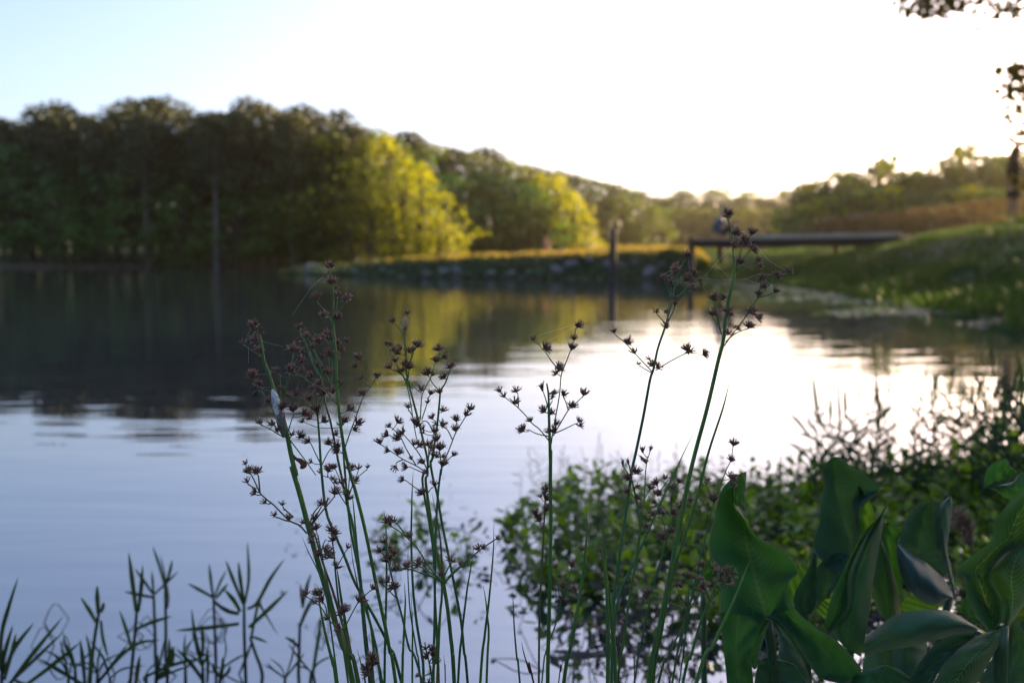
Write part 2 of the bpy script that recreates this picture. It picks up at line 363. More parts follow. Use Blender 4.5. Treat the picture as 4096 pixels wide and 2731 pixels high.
# ------------------------------------------------------------------ lake outline and terrain
LAKE = np.array([(.75, .98), (.45, .62), (0, .52), (-1.5, .5), (-6, -.2), (-30, -4), (-95, 5), (-105, 60), (-62, 92), (-30, 97), (-12, 95), (-5, 93), (-3, 100),
    (0, 118), (6, 134), (12, 140), (14, 160), (24, 182), (30, 195), (44, 205), (52, 150), (44, 100), (30, 66), (20, 52), (13, 46), (8, 44.5), (3, 43.5), (-2, 43.5), (-7, 46.5), (-11.2, 52.5),
    (-11.5, 50.5), (-8.6, 45.5), (-4.7, 39.4), (-1.2, 36.3), (3.4, 35.2), (5.6, 34.6), (6.6, 32), (6.9, 28), (6.7, 22), (5.9, 15.8), (5.3, 11), (4.3, 7.6), (3.2, 5.2), (2.35, 3.7), (1.75, 2.5), (1.2, 1.6)], float)
def sdist(px, py):
    """distance to the shoreline, positive on land"""
    p = np.stack([px, py], -1); best = np.full(px.shape, 1e9); ins = np.zeros(px.shape, bool)
    n = len(LAKE)
    for i in range(n):
        a, b = LAKE[i], LAKE[(i + 1) % n]; ab = b - a
        t = np.clip(((p - a) @ ab) / (ab @ ab), 0, 1)
        d = np.linalg.norm(p - (a + t[..., None] * ab), axis=-1); best = np.minimum(best, d)
        c = ((a[1] > py) != (b[1] > py)) & (px < (b[0] - a[0]) * (py - a[1]) / (b[1] - a[1] + 1e-12) + a[0]); ins ^= c
    return np.where(ins, -best, best)
def sm(x): x = np.clip(x, 0, 1); return x * x * (3 - 2 * x)
def wob(x, y, s, k=0):
    return np.sin(x * s + 1.3 + k) * np.cos(y * s * 1.13 + .7 * k) + .5 * np.sin(x * s * 2.3 - y * s * 1.7 + k)
def height(px, py):
    px = np.asarray(px, float); py = np.asarray(py, float)
    d = sdist(px, py)
    spit = sm((8.5 - px) / 3) * sm((py - 33) / 3) * sm((56 - py) / 3) * sm((px + 14) / 2)
    rbank = sm((px - 4.2) / 3) * sm((py - 5) / 6) * sm((50 - py) / 12) * (1 - spit)
    near = sm((7 - py) / 3) * sm((np.abs(px) < 8) * 1.)
    far = np.clip(1 - spit - rbank - near, 0, 1)
    top = np.interp(px, [-11, -4, 3, 8], [.44, .62, .92, 1.15])
    hs = top * sm(d / 1.3) * (.86 + .14 * sm(d / 4))
    slope = 1.15 * sm(d / 4.2) + 1.0 * sm((d - 2.5) / 6.5) + .3 * sm((d - 8) / 10)
    rise = np.interp(py, [5, 10, 14, 24, 32, 44], [.25, .4, .72, 1.0, .70, .52])
    hr = slope * rise - .9 * sm((d - 16) / 20)
    hn = .03 + .06 * sm(d / 1.0) + .1 * sm((d - 1) / 3)
    hf = .25 * sm(d / 2) + .35 * sm(d / 6) + np.clip(d - 6, 0, 90) * .06
    hf = np.where(px > 20, .3 * sm(d / 3) + np.clip(d - 10, 0, 60) * .02, hf)
    land = hs * spit + hr * rbank + hn * near + hf * far
    land = land + (wob(px, py, .9) * .04 + wob(px, py, 2.7, 2) * .02) * sm(d / 2) * (1 - near)
    bed = -np.clip(-d * .35, 0, 2.2) - .02
    return np.where(d > 0, land, bed)
def H(x, y): return float(height(np.array([x]), np.array([y]))[0])

NX, NY = 340, 380
u = np.linspace(-1, 1, NX); xs = 6 + np.sinh(u * 6.2) / math.sinh(6.2) * 1600
w_ = np.linspace(-.42, 1, NY); ys = 2 + np.sinh(w_ * 6.6) / math.sinh(6.6) * 2400
gx, gy = np.meshgrid(xs, ys, indexing='ij'); gz = height(gx, gy)
gv = np.stack([gx, gy, gz], -1).reshape(-1, 3)
ii, jj = np.meshgrid(np.arange(NX - 1), np.arange(NY - 1), indexing='ij'); b0 = (ii * NY + jj).ravel()
gf = np.stack([b0, b0 + NY, b0 + NY + 1, b0 + 1], -1)
def ground_mat():
    t = NT('ground_soil_and_turf'); tc = t.n('ShaderNodeTexCoord'); sp = t.n('ShaderNodeSeparateXYZ'); t.l(tc.outputs['Object'], sp.inputs[0])
    n1 = t.n('ShaderNodeTexNoise', i_Scale=.7, i_Detail=8.0, i_Roughness=.65); t.l(tc.outputs['Object'], n1.inputs['Vector'])
    n2 = t.n('ShaderNodeTexNoise', i_Scale=14.0, i_Detail=5.0); t.l(tc.outputs['Object'], n2.inputs['Vector'])
    turf = t.ramp(n1.outputs[0], [(.3, (.018, .032, .009)), (.55, (.032, .055, .012)), (.75, (.06, .05, .025))])
    mud = t.ramp(n2.outputs[0], [(.3, (.06, .042, .028)), (.7, (.16, .105, .06))])
    far = t.math('GREATER_THAN', sp.outputs[1], 60.)
    f = t.math('LESS_THAN', sp.outputs[2], t.math('ADD', .08, t.math('MULTIPLY', far, .42)))
    c = t.mix(f, turf, mud)
    p = t.n('ShaderNodeBsdfPrincipled', i_Roughness=.9); t.l(c, p.inputs['Base Color'])
    b = t.n('ShaderNodeBump', i_Strength=.8, i_Distance=.05); t.l(n2.outputs[0], b.inputs['Height']); t.l(b.outputs[0], p.inputs['Normal'])
    t.l(p.outputs[0], t.out.inputs[0]); return t.m
tag(link('ground', mesh_np('ground', gv, gf), mat=ground_mat()), kind='structure')

# ------------------------------------------------------------------ water
def water_mat():
    t = NT('lake_water'); tc = t.n('ShaderNodeTexCoord')
    def wave(scale, sx, sy, det, rot=0.):
        mp = t.n('ShaderNodeMapping'); mp.inputs['Scale'].default_value = (sx, sy, 1); mp.inputs['Rotation'].default_value = (0, 0, rot)
        nz = t.n('ShaderNodeTexNoise', i_Scale=scale, i_Detail=det, i_Roughness=.5)
        t.l(tc.outputs['Object'], mp.inputs[0]); t.l(mp.outputs[0], nz.inputs['Vector']); return nz.outputs[0]
    a = wave(1.0, .7, 2.8, 1.0, .12); b = wave(1.0, 2.2, 9.5, 1.0, -.1); c = wave(1.0, .2, .6, 1.0)
    h = t.math('ADD', t.math('MULTIPLY', a, .0026), t.math('ADD', t.math('MULTIPLY', b, .0014), t.math('MULTIPLY', c, .005)))
    bp = t.n('ShaderNodeBump', i_Strength=1.0, i_Distance=1.0); t.l(h, bp.inputs['Height'])
    p = t.n('ShaderNodeBsdfPrincipled', i_Roughness=.015, i_IOR=2.5)
    p.inputs['Base Color'].default_value = (.012, .02, .03, 1); p.inputs['Specular IOR Level'].default_value = 1.0
    t.l(bp.outputs[0], p.inputs['Normal']); t.l(p.outputs[0], t.out.inputs[0]); return t.m
wv = [(-1500, -200, 0), (1500, -200, 0), (1500, 1500, 0), (-1500, 1500, 0)]
tag(link('water', mesh_np('water', wv, np.array([[0, 1, 2, 3]]), smooth=False), mat=water_mat()), kind='structure')

# ------------------------------------------------------------------ trees
def lobes_to_leaves(lobes, per, size, flat=1.0, jitter=.5, rs=None):
    rs = rs or rng
    cs, ns, us = [], [], []
    for (c, r) in lobes:
        r = np.asarray(r, float); n = max(6, int(per * (r.mean() ** 2)))
        d = unit(rs.normal(size=(n, 3))); rad = rs.uniform(.45, 1.06, n)[:, None] ** .6
        p = np.asarray(c) + d * r * rad
        cs.append(p); ns.append(unit(d + rs.normal(size=(n, 3)) * jitter)); us.append(rs.normal(size=(n, 3)) + np.array([0, 0, -.3]))
    c = np.vstack(cs); n_ = np.vstack(ns); u_ = np.vstack(us)
    L = size * rs.uniform(.6, 1.3, len(c))
    return leaf_cloud(c, n_, u_, L, L * .75)
def limb_set(mb, lobes, z0, r, H_, k=5, frac=1.0):
    for (c, rr) in lobes:
        if random.random() > frac: continue
        c = np.asarray(c, float); zb = min(c[2] - .3, z0 + (c[2] - z0) * random.uniform(.2, .6)); zb = max(zb, z0)
        a = np.array([0, 0, zb]); m = (a + c) / 2 + np.array([0, 0, -.12 * np.linalg.norm(c[:2])])
        mb.tube([a, m, c], r * .35, r * .08, k=4, n=3)
def make_deciduous(seed, h=10., spread=3.5, low=.12, leaf=.32, per=56, nl=26):
    rs = np.random.default_rng(seed); random.seed(seed); lobes = []
    for i in range(nl):
        z = h * (low + (1 - low) * ((i + .5) / nl) ** .9); t = (z / h - low) / (1 - low)
        R_ = spread * (math.sin(math.pi * min(1, t * .86 + .17)) ** .7) * rs.uniform(.35, 1.15)
        a = i * 2.4 + rs.uniform(-.5, .5); rad = rs.uniform(.55, 1.5) * (1.05 - .35 * t) * spread / 3.4
        if t > .9: R_ *= .35; z = min(z, h - rad * .7)
        lobes.append(((R_ * math.cos(a), R_ * math.sin(a), max(z, rad * .6)), (rad * 1.1, rad * 1.1, rad * .8)))
    lobes.append(((0, 0, h - .8), (.9, .9, .8)))
    v, f = lobes_to_leaves(lobes, per, leaf, rs=rs)
    crown = mesh_np('crown', v, f, smooth=False)
    mb = MB(); mb.tube([(0, 0, -.6), (.1, 0, h * .3), (-.1, .1, h * .6), (0, 0, h * .9)], .22, .04, k=7, radii=[.26, .2, .12, .03])
    limb_set(mb, lobes, h * .15, .22, h)
    return crown, mb.mesh('trunk'), h
def make_pine(seed, h=16., leaf=.42, bare=.5, per=60):
    rs = np.random.default_rng(seed); random.seed(seed); lobes = []
    n = 20
    for i in range(n):
        t = i / (n - 1); z = h * (bare + (1 - bare) * t)
        R_ = (2.7 * (1 - t) ** .55 + .25) * rs.uniform(.35, 1.05); a = i * 2.55 + rs.uniform(-.6, .6)
        rad = rs.uniform(.85, 1.4) * (1.15 - .25 * t)
        lobes.append(((R_ * math.cos(a), R_ * math.sin(a), z - (.5 if t > .9 else 0)), (rad * 1.3, rad * 1.3, rad * .75)))
    v, f = lobes_to_leaves(lobes, per, leaf, rs=rs, jitter=.9)
    crown = mesh_np('crown', v, f, smooth=False)
    mb = MB(); lx = rs.uniform(-.25, .25)
    mb.tube([(0, 0, -.8), (lx * .4, 0, h * .3), (lx, .1, h * .6), (0, 0, h * .97)], .25, .04, k=8, radii=[.30, .25, .17, .04])
    limb_set(mb, lobes, h * bare * .95, .2, h)
    return crown, mb.mesh('trunk'), h
DEC = [make_deciduous(100 + i, 10., 3.4, .08 if i % 2 else .16) for i in range(5)]
GOL = [make_deciduous(200 + i, 10., 3.2, .05, nl=30) for i in range(3)]
PIN = [make_pine(300 + i, 16., bare=(.42, .55, .38, .5)[i]) for i in range(4)]
_mv = {}
def tree(kind, px, py, Y, label, cat, group, wide=1.0, var=None, crown_mat=None, bark=None):
    """tree standing at plate column px at distance Y whose top reaches plate row py"""
    top = P(px, py, Y); z0 = H(top.x, top.y); bank = {'pine': PIN, 'dec': DEC, 'gold': GOL}[kind]
    i = (var if var is not None else int(rng.integers(len(bank)))) % len(bank); cm, tm, h = bank[i]
    cmat = crown_mat or {'pine': 'pine', 'dec': 'oak', 'gold': 'golden'}[kind]; bmat = bark or {'pine': 'bark_grey', 'dec': 'bark_brown', 'gold': 'bark_brown'}[kind]
    key = (kind, i, cmat, bmat)
    if key not in _mv:
        a = cm.copy(); a.materials.append(M[cmat]); b = tm.copy(); b.materials.append(M[bmat]); _mv[key] = (a, b)
    s = max(.25, (top.z - z0) / h)
    nm = {'pine': 'pine_tree', 'dec': 'broadleaf_tree', 'gold': 'sunlit_broadleaf_tree'}[kind]
    t = thing(nm, label, cat, (top.x, top.y, z0), group, rz=float(rng.uniform(0, 6.28)))
    t.scale = (s * wide, s * wide, s)
    link('crown', _mv[key][0], t); link('trunk', _mv[key][1], t)
    return t

# left wood: skyline pines, one behind the other
sky1 = [(-40, 262), (0, 262), (48, 262), (92, 246), (132, 232), (176, 248), (222, 250), (262, 236), (298, 226), (340, 232), (374, 220), (414, 234), (452, 246), (490, 250), (530, 240), (572, 228), (612, 240), (650, 244), (690, 238), (730, 250), (778, 250), (812, 272), (846, 296), (884, 300)]
for i, (px, py) in enumerate(sky1):
    py += 0 if px in (92, 132, 298, 340, 374, 572, 612, 690, 778) else 14
    tree('pine', px, py, 100 + 5 * ((i * 7) % 3), 'tall dark pine on the skyline of the shaded wood across the lake, left', 'pine tree', 'skyline pines of the left wood', wide=1.12, var=i)
for i, px in enumerate(range(-30, 900, 44)):
    tree('dec' if i % 3 else 'pine', px + 10 * ((i * 5) % 3), 270 + 12 * ((i * 3) % 4) + max(0, px - 760) * .25, 108 + (i % 3) * 4, 'dark tree deep in the left wood between skyline pines and shore', 'tree', 'inner trees of the left wood', wide=1.5)
for i, px in enumerate(range(-50, 840, 52)):
    tree('dec', px + 14 * ((i * 5) % 3), 345 + 24 * ((i * 5) % 4), 103 + (i % 2) * 3, 'dark green broadleaf tree in the shaded middle of the left wood', 'tree', 'middle trees of the left wood', wide=1.35, crown_mat='oak_light' if i % 3 else None)
for i, (px, py) in enumerate([(700, 300), (736, 330), (764, 300), (720, 410), (760, 400), (790, 380), (772, 480), (735, 500)]):
    tree('dec', px, py, 98.5 - i * .3, 'olive tree in the half lit part of the wood just left of the golden trees', 'tree', 'half lit trees beside the golden group', wide=1.4, crown_mat='olive')  # olive crowns extend the golden light to the left by colour
# bare trunk pines at the water's edge
for px, py, Y, wd, lb in [(330, 262, 97, .9, 'pine with a slim leaning grey trunk, leftmost of the bare far shore trunks'),
                      (490, 262, 96, 1.0, 'pine with the palest straight grey trunk standing at the far shore of the left wood'),
                      (552, 258, 98, 1.0, 'pine with a dark straight trunk just right of the palest grey trunk'),
                      (668, 262, 96, 1.0, 'pine with a tall bare trunk, rightmost of the bare trunks before the golden trees')]:
    tree('pine', px, py, Y, lb, 'pine tree', None, wide=wd, var=1)
low_front = [(-30, 400), (22, 330), (70, 440), (120, 400), (168, 470), (210, 372), (262, 450), (296, 368), (380, 395), (420, 420), (452, 480), (520, 500), (540, 430), (590, 440), (620, 520), (640, 400), (690, 380), (712, 470), (740, 420)]
for i, (px, py) in enumerate(low_front):
    tree('dec', px, py, 97 + (i % 3), 'rounded dark green broadleaf tree at the shaded far edge of the lake on the left', 'tree', 'shore trees of the left wood', wide=1.25 if py < 430 else 1.7, crown_mat='oak_light')
for i, (px, py) in enumerate([(40, 520), (150, 545), (240, 535), (350, 548), (405, 540), (440, 560), (520, 566), (582, 560), (640, 570), (700, 556), (740, 545)]):
    tree('dec', px, py, 96.5, 'low green bush at the waterline below the left wood', 'bush', 'waterline bushes of the left wood', wide=2.0, crown_mat='oak_light')
# sunlit end of the left wood, the gold of the sun painted into its leaves
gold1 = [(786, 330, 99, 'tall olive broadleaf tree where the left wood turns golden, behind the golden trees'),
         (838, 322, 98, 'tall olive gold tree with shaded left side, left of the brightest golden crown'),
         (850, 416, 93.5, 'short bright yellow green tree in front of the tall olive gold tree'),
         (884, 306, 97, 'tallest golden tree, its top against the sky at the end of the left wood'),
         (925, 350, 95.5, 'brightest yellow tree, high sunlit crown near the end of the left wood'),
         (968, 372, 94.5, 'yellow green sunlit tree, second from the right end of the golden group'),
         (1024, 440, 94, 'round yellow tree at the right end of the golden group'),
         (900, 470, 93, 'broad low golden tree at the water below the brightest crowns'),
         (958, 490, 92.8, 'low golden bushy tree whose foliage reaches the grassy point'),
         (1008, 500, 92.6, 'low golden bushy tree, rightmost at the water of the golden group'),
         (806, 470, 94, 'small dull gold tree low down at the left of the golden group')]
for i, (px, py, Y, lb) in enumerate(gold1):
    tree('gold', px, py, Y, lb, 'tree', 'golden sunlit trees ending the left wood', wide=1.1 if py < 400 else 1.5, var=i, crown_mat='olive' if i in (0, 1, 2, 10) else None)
# second wood
sky2 = [(906, 316), (934, 306), (962, 322), (990, 330), (1020, 336), (1052, 346), (1084, 350), (1112, 340), (1142, 350), (1170, 366), (1200, 378), (1228, 384), (1256, 386), (1284, 394), (1310, 402)]
for i, (px, py) in enumerate(sky2):
    tree('pine' if i % 3 else 'dec', px, py, 140 + 4 * (i % 3), 'dark tree on the falling skyline of the wood right of the golden group', 'tree', 'skyline trees of the second wood', wide=1.3, var=i, crown_mat=None if i % 3 else 'olive')
for i, (px, py) in enumerate([(1040, 400), (1075, 420), (1100, 390), (1130, 430), (1158, 405), (1185, 450), (1215, 420), (1240, 440), (1060, 480), (1110, 500), (1160, 510), (1205, 505), (1250, 480)]):
    tree('dec', px, py, 131 + (i % 3) * 3, 'olive green broadleaf tree on the slope of the second wood, right of the golden group', 'tree', 'slope trees of the second wood', wide=1.6, crown_mat='olive' if i % 2 else 'oak_light')
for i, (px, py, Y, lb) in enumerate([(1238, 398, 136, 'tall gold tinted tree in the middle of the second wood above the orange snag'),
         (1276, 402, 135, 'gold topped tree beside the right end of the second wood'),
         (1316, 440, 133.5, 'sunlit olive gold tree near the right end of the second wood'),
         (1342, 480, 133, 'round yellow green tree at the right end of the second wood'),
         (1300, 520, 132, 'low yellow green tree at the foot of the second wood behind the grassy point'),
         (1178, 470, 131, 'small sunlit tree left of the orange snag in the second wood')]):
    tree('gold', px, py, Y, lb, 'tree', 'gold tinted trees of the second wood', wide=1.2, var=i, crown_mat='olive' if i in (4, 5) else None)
# third wood and the far centre
for i, (px, py) in enumerate([(1322, 400), (1352, 410), (1384, 416), (1412, 424), (1440, 432), (1466, 438)]):
    tree('pine' if i % 2 else 'dec', px, py, 196 + 4 * (i % 2), 'dark distant tree on the low skyline of the third wood, left of the dock', 'tree', 'skyline trees of the third wood', wide=1.5)
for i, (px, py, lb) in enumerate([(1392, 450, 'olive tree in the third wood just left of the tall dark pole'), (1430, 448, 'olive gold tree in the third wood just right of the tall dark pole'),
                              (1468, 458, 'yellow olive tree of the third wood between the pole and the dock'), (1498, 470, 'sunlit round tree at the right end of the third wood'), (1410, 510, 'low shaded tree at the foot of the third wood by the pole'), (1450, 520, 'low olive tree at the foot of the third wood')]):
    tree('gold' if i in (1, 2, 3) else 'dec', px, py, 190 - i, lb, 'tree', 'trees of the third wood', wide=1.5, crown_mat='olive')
for i, px in enumerate(range(1500, 1880, 22)):
    py = 450 + 13 * math.sin(i * 1.7) + 6 * math.sin(i * 4.1) - (12 if 1640 < px < 1690 else 0) - max(0, px - 1780) * .28
    tree('dec' if i % 3 else 'pine', px, py, 262 + 9 * (i % 3), 'hazy far tree on the lowest part of the skyline behind the dock', 'tree', 'far trees behind the dock', wide=1.9, crown_mat='oak')
for i, px in enumerate(range(1520, 1900, 34)):
    tree('gold' if i % 2 else 'dec', px, 478 + 10 * ((i * 3) % 3), 235, 'low far tree in front of the hazy skyline behind the dock', 'tree', 'low far trees behind the dock', wide=2.2, crown_mat='olive')
# right wood on the rising ground
sky3 = [(1846, 420), (1878, 412), (1908, 418), (1936, 392), (1962, 396), (1990, 412), (2020, 372), (2050, 352), (2078, 388), (2108, 402), (2140, 392), (2172, 362), (2204, 340), (2228, 322), (2256, 352), (2290, 356), (2324, 350), (2360, 340), (2400, 330)]
for i, (px, py) in enumerate(sky3):
    tree('dec' if i % 3 else 'pine', px, py, 84 - 3 * (i % 3) - (px - 1846) * .018, 'backlit olive tree on the skyline of the right wood behind the grassy bank', 'tree', 'skyline trees of the right wood', wide=1.25, var=i, crown_mat='olive' if i % 2 else None)
for i, px in enumerate(range(1852, 2380, 26)):
    tree('dec', px + 6 * (i % 2), 446 - (px - 1852) * .13 + 12 * math.sin(i * 2.3), 78 - (px - 1852) * .015, 'hazy olive tree closing the gaps below the skyline of the right wood', 'tree', 'inner trees of the right wood', wide=1.7, crown_mat='olive' if i % 2 else None)
for i, (px, py) in enumerate([(1866, 462), (1910, 450), (1955, 440), (2000, 430), (2046, 425), (2092, 440), (2136, 440), (2182, 430), (2226, 425), (2270, 430), (2316, 430), (2362, 425)]):
    tree('dec' if i % 4 else 'gold', px, py, 70 - (px - 1846) * .02, 'rounded olive tree in the lower rank of the right wood behind the dock and bank', 'tree', 'lower trees of the right wood', wide=1.7)
for i, (px, py) in enumerate([(1905, 500), (1960, 492), (2015, 488), (2070, 480), (2125, 474), (2180, 470), (2236, 462), (2290, 458), (2350, 450)]):
    tree('dec', px, py, 60 - (px - 1846) * .02, 'low bush coloured like brown haze between the right wood and the grassy bank', 'bush', 'haze brown bushes behind the bank', wide=2.4, crown_mat='russet')

# overhanging tree at the right edge: real trunk outside the frame, boughs reaching in
def overhang():
    Y = 9.0; base = Vector((8.4, 10.2, H(8.4, 10.2)))
    t = thing('overhanging_tree', 'tree leaning in from the right edge, its dark leafy boughs hanging against the white sky', 'tree', base)
    tips = [(2085, 20, 9.0, .30), (2110, 12, 9.0, .28), (2150, 6, 9.1, .34), (2175, -8, 9.1, .36), (2205, -30, 9.2, .4), (2140, -40, 9.2, .4), (2240, 14, 9.0, .20), (2262, 22, 9.0, .26), (2290, 10, 9.1, .30), (2320, 26, 9.1, .20), (2345, 40, 9.2, .18), (2370, 30, 9.3, .35), (2238, 74, 8.8, .10),
            (2318, 165, 9.0, .20), (2342, 150, 9.0, .28), (2362, 180, 9.0, .36), (2330, 238, 9.0, .2), (2352, 232, 9.1, .26), (2380, 210, 9.2, .4), (2300, 270, 8.9, .06), (2345, 292, 9.2, .16), (2362, 320, 9.2, .2), (2376, 350, 9.4, .35), (2358, 272, 9.1, .2), (2385, 420, 9.5, .3), (2334, 195, 9.1, .2), (2350, 205, 9.0, .25), (2344, 265, 9.2, .16), (2310, 318, 9.3, .1), (2190, 12, 9.1, .16), (2160, 22, 9., .16)]
    b = MB(); cs = []; ns = []; us = []
    v0 = base; trunk = MB()
    trunk.tube([(0, 0, -.5), (-.2, -.1, 1.5), (-.5, -.3, 3.2), (-.7, -.4, 5.2), (-.6, -.5, 7.5)], .28, .06, k=9, radii=[.36, .27, .22, .16, .05])
    forks = {0: (-.45, -.25, 2.9), 1: (-.6, -.35, 4.3)}
    lob = []
    for (px, py, yy, r) in tips:
        c = np.array(P(px, py, yy) - base); lob.append((c, (r * .9, r * .9, r * .5)))
        f = np.array(forks[0] if py > 120 else forks[1]); mid = (f * .45 + c * .55) + np.array([0, .1, .22])
        trunk.tube([f, mid, c], .05, .006, k=5, n=4)
    rs = np.random.default_rng(5)
    body = [((rs.normal(-.2, 1.5), rs.normal(0, 1.7), rs.uniform(1.9, 7.8)), (1.05, 1.05, .8)) for _ in range(34)]
    body = [(c, r) for c, r in body if (base.x + c[0] - .515 * (base.y + c[1])) > .9]
    for c, r in body:
        c = np.asarray(c); f = np.array([-.5, -.3, min(6.5, max(2., c[2] - .9))]); trunk.tube([f, (f + c) / 2, c], .06, .01, k=5, n=3)
    v1, f1 = lobes_to_leaves(lob, 1300, .066, rs=rs); v2, f2 = lobes_to_leaves(body, 330, .15, rs=rs)
    crown = mesh_np('crown', np.vstack([v1, v2]), np.vstack([f1, f2 + len(v1)]), smooth=False)
    link('crown', crown, t, M['hang']); trunk.build('trunk', M['bark_brown'], t)
overhang()
# further bank trees just outside the frame on the right; their shade lies over bank and shore
for i, (x, y, s) in enumerate([(9.4, 8.9, .85), (14.5, 12.5, .9), (17.5, 18, 1.), (20.5, 23, 1.05), (8.0, 2.5, .7), (24.5, 28, 1.1), (13, 9, .85)]):
    cm, tm, h = DEC[i % 5]
    t = thing('broadleaf_tree', 'broadleaf tree on the right bank beyond the edge of the view', 'tree', (x, y, H(x, y)), 'bank trees beyond the right edge', rz=i * 1.3)
    t.scale = (s, s, s * .95); a = ('dec', i % 5, 'oak', 'bark_brown')
    if a not in _mv:
        p1 = cm.copy(); p1.materials.append(M['oak']); p2 = tm.copy(); p2.materials.append(M['bark_brown']); _mv[a] = (p1, p2)
    link('crown', _mv[a][0], t); link('trunk', _mv[a][1], t)

# ------------------------------------------------------------------ grassy point: rocks, grass
def rock_mesh(seed):
    bm = bmesh.new(); bmesh.ops.create_icosphere(bm, subdivisions=3, radius=1.0); rs = np.random.default_rng(seed)
    pl = [(Vector(unit(rs.normal(size=3))), rs.uniform(.55, .85)) for _ in range(9)]
    for v in bm.verts:
        for n, d in pl:
            e = v.co.dot(n)
            if e > d: v.co -= n * (e - d)
        v.co *= 1 + .04 * math.sin(v.co.x * 9 + seed) * math.cos(v.co.y * 8)
    me = bpy.data.meshes.new('boulder'); bm.to_mesh(me); bm.free(); me.materials.append(M['rock']); return me
ROCKS = [rock_mesh(s) for s in range(5)]
shore = [(-11.3, 50.3), (-8.6, 45.5), (-4.7, 39.4), (-1.2, 36.3), (3.4, 35.2), (5.6, 34.6)]
sc_ = cr(shore, 20); 
rocks = []
tip = P(716, 622, 49.5)
rocks.append((tip.x, 49.6, .5, 'pale grey boulder at the very tip of the grassy point'))
for k, tt in enumerate(np.linspace(.05, .97, 30)):
    p = sc_[int(tt * (len(sc_) - 1))]
    rocks.append((p[0] + rng.uniform(-.15, .15), p[1] + rng.uniform(.15, 1.0), rng.uniform(.14, .30), None))
rl = [(800, 612, 'bluish'), ]
for k, (x, y, r, lb) in enumerate(rocks):
    o = link('boulder', ROCKS[k % 5]); o.location = (x, y, max(.05, H(x, y)) + r * .12); o.scale = (r * 1.25, r, r * .8); o.rotation_euler = (rng.uniform(-.4, .4), rng.uniform(-.3, .3), rng.uniform(0, 6))
    tag(o, lb or 'blue grey boulder half hidden by plants along the dark waterline of the grassy point', 'rock', 'boulders edging the grassy point')
def scatter_grass(name, kind_lbl, n, box, cond, h, w, mat, lean=(.1, .6), zoff=0., segs=2, seed=1):
    rs = np.random.default_rng(seed); x = rs.uniform(box[0], box[1], n * 3); y = rs.uniform(box[2], box[3], n * 3)
    d = sdist(x, y); k = cond(x, y, d); x, y = x[k][:n], y[k][:n]; z = height(x, y) + zoff
    m = len(x); hh = rs.uniform(h[0], h[1], m) * (1 + .35 * wob(x, y, 1.1, seed)); ww = rs.uniform(w[0], w[1], m)
    v, f = blade_cloud(np.stack([x, y, z], 1), np.clip(hh, .02, None), ww, rs.uniform(lean[0], lean[1], m), rs.uniform(0, 6.28, m), segs)
    o = link(name, mesh_np(name, v, f, smooth=False), None, mat); return tag(o, kind_lbl[0], kind_lbl[1], None, 'stuff')
scatter_grass('dry_grass', ('orange gold dry grass covering the top of the point in low sun', 'dry grass'), 32000, (-12, 10, 34, 56), lambda x, y, d: (d > 1.25) & (x < 7.0), (.07, .26), (.02, .045), M['dry'], seed=2)
def leafy_patch(name, lbl, n, box, cond, size, zr, mat, seed, flat=.5):
    rs = np.random.default_rng(seed); x = rs.uniform(box[0], box[1], n * 4); y = rs.uniform(box[2], box[3], n * 4); d = sdist(x, y)
    k = cond(x, y, d); x, y, d = x[k][:n], y[k][:n], d[k][:n]; m = len(x); z = np.maximum(height(x, y), 0) + rs.uniform(zr[0], zr[1], m)
    nr = rs.normal(size=(m, 3)) * flat + np.array([0, 0, 1.]); L = rs.uniform(.6, 1.3, m) * size
    v, f = leaf_cloud(np.stack([x, y, z], 1), nr, rs.normal(size=(m, 3)), L, L * .6)
    return tag(link(name, mesh_np(name, v, f, smooth=False), None, mat), lbl[0], lbl[1], None, 'stuff')
leafy_patch('bank_plants', ('dark leafy plants covering the steep waterside edge of the point', 'plants'), 15000, (-12, 8, 33, 53), lambda x, y, d: (d > -.35) & (d < 1.35) & (wob(x, y, 1.5) > -1.1), .15, (.0, .17), M['shrubby'], 11, 1.)
scatter_grass('green_grass', ('green grass on the bank sloping down on the right', 'grass'), 80000, (3.0, 26, 5.5, 44), lambda x, y, d: (d > .1) & ((x > 6.5) | (y < 13)) & (x < .58 * y + 3), (.06, .2), (.012, .03), M['turf'], seed=4)
scatter_grass('tall_bank_grass', ('taller dark grass along the foot of the right bank', 'grass'), 22000, (3.6, 14, 9.0, 40), lambda x, y, d: (d > -.2) & (d < 2.2) & (wob(x, y, 1.3) > -1.0) & (x < .6 * y + 1), (.10, .26), (.012, .03), M['turf'], seed=5)
leafy_patch('floating_plants', ('mats of floating green plants with bright water between, off the right bank', 'water plants'), 8000, (2.0, 9.5, 10.0, 37), lambda x, y, d: (d < .1) & (d > -2.1) & (wob(x * 1.0, y * 1.9, .8) + .6 * wob(x, y, 2.1, 1) > .25 - (d + 1.1) * .9), .10, (.0, .022), M['mat_leaf'], 12, .2)

# snag and pale stones on the point
def snag():
    p = P(1253, 590, 42.5); z0 = H(p.x, p.y); h = P(1253, 545, 42.5).z - z0
    mb = MB(); mb.tube([(0, 0, -.2), (.03, 0, h * .5), (-.03, 0, h)], .2, .1, k=9, radii=[.24, .17, .15, .07])
    t = thing('tree_snag', 'short orange sunlit dead tree trunk standing upright on the grassy point', 'dead tree', (p.x, p.y, z0))
    mb.build('trunk', M['snag'], t); mb = MB(); mb.tube([(.05, 0, h * .55), (.3, 0, h * .75), (.36, .02, h * .9)], .05, .02, k=6); mb.build('broken_branch', M['snag'], t)
snag()
p = P(1290, 582, 42); o = link('pale_stone', ROCKS[2]); o.location = (p.x, p.y, H(p.x, p.y) + .16); o.scale = (.22, .2, .28)
tag(o, 'small pale stone in the dry grass right of the orange dead trunk', 'rock')

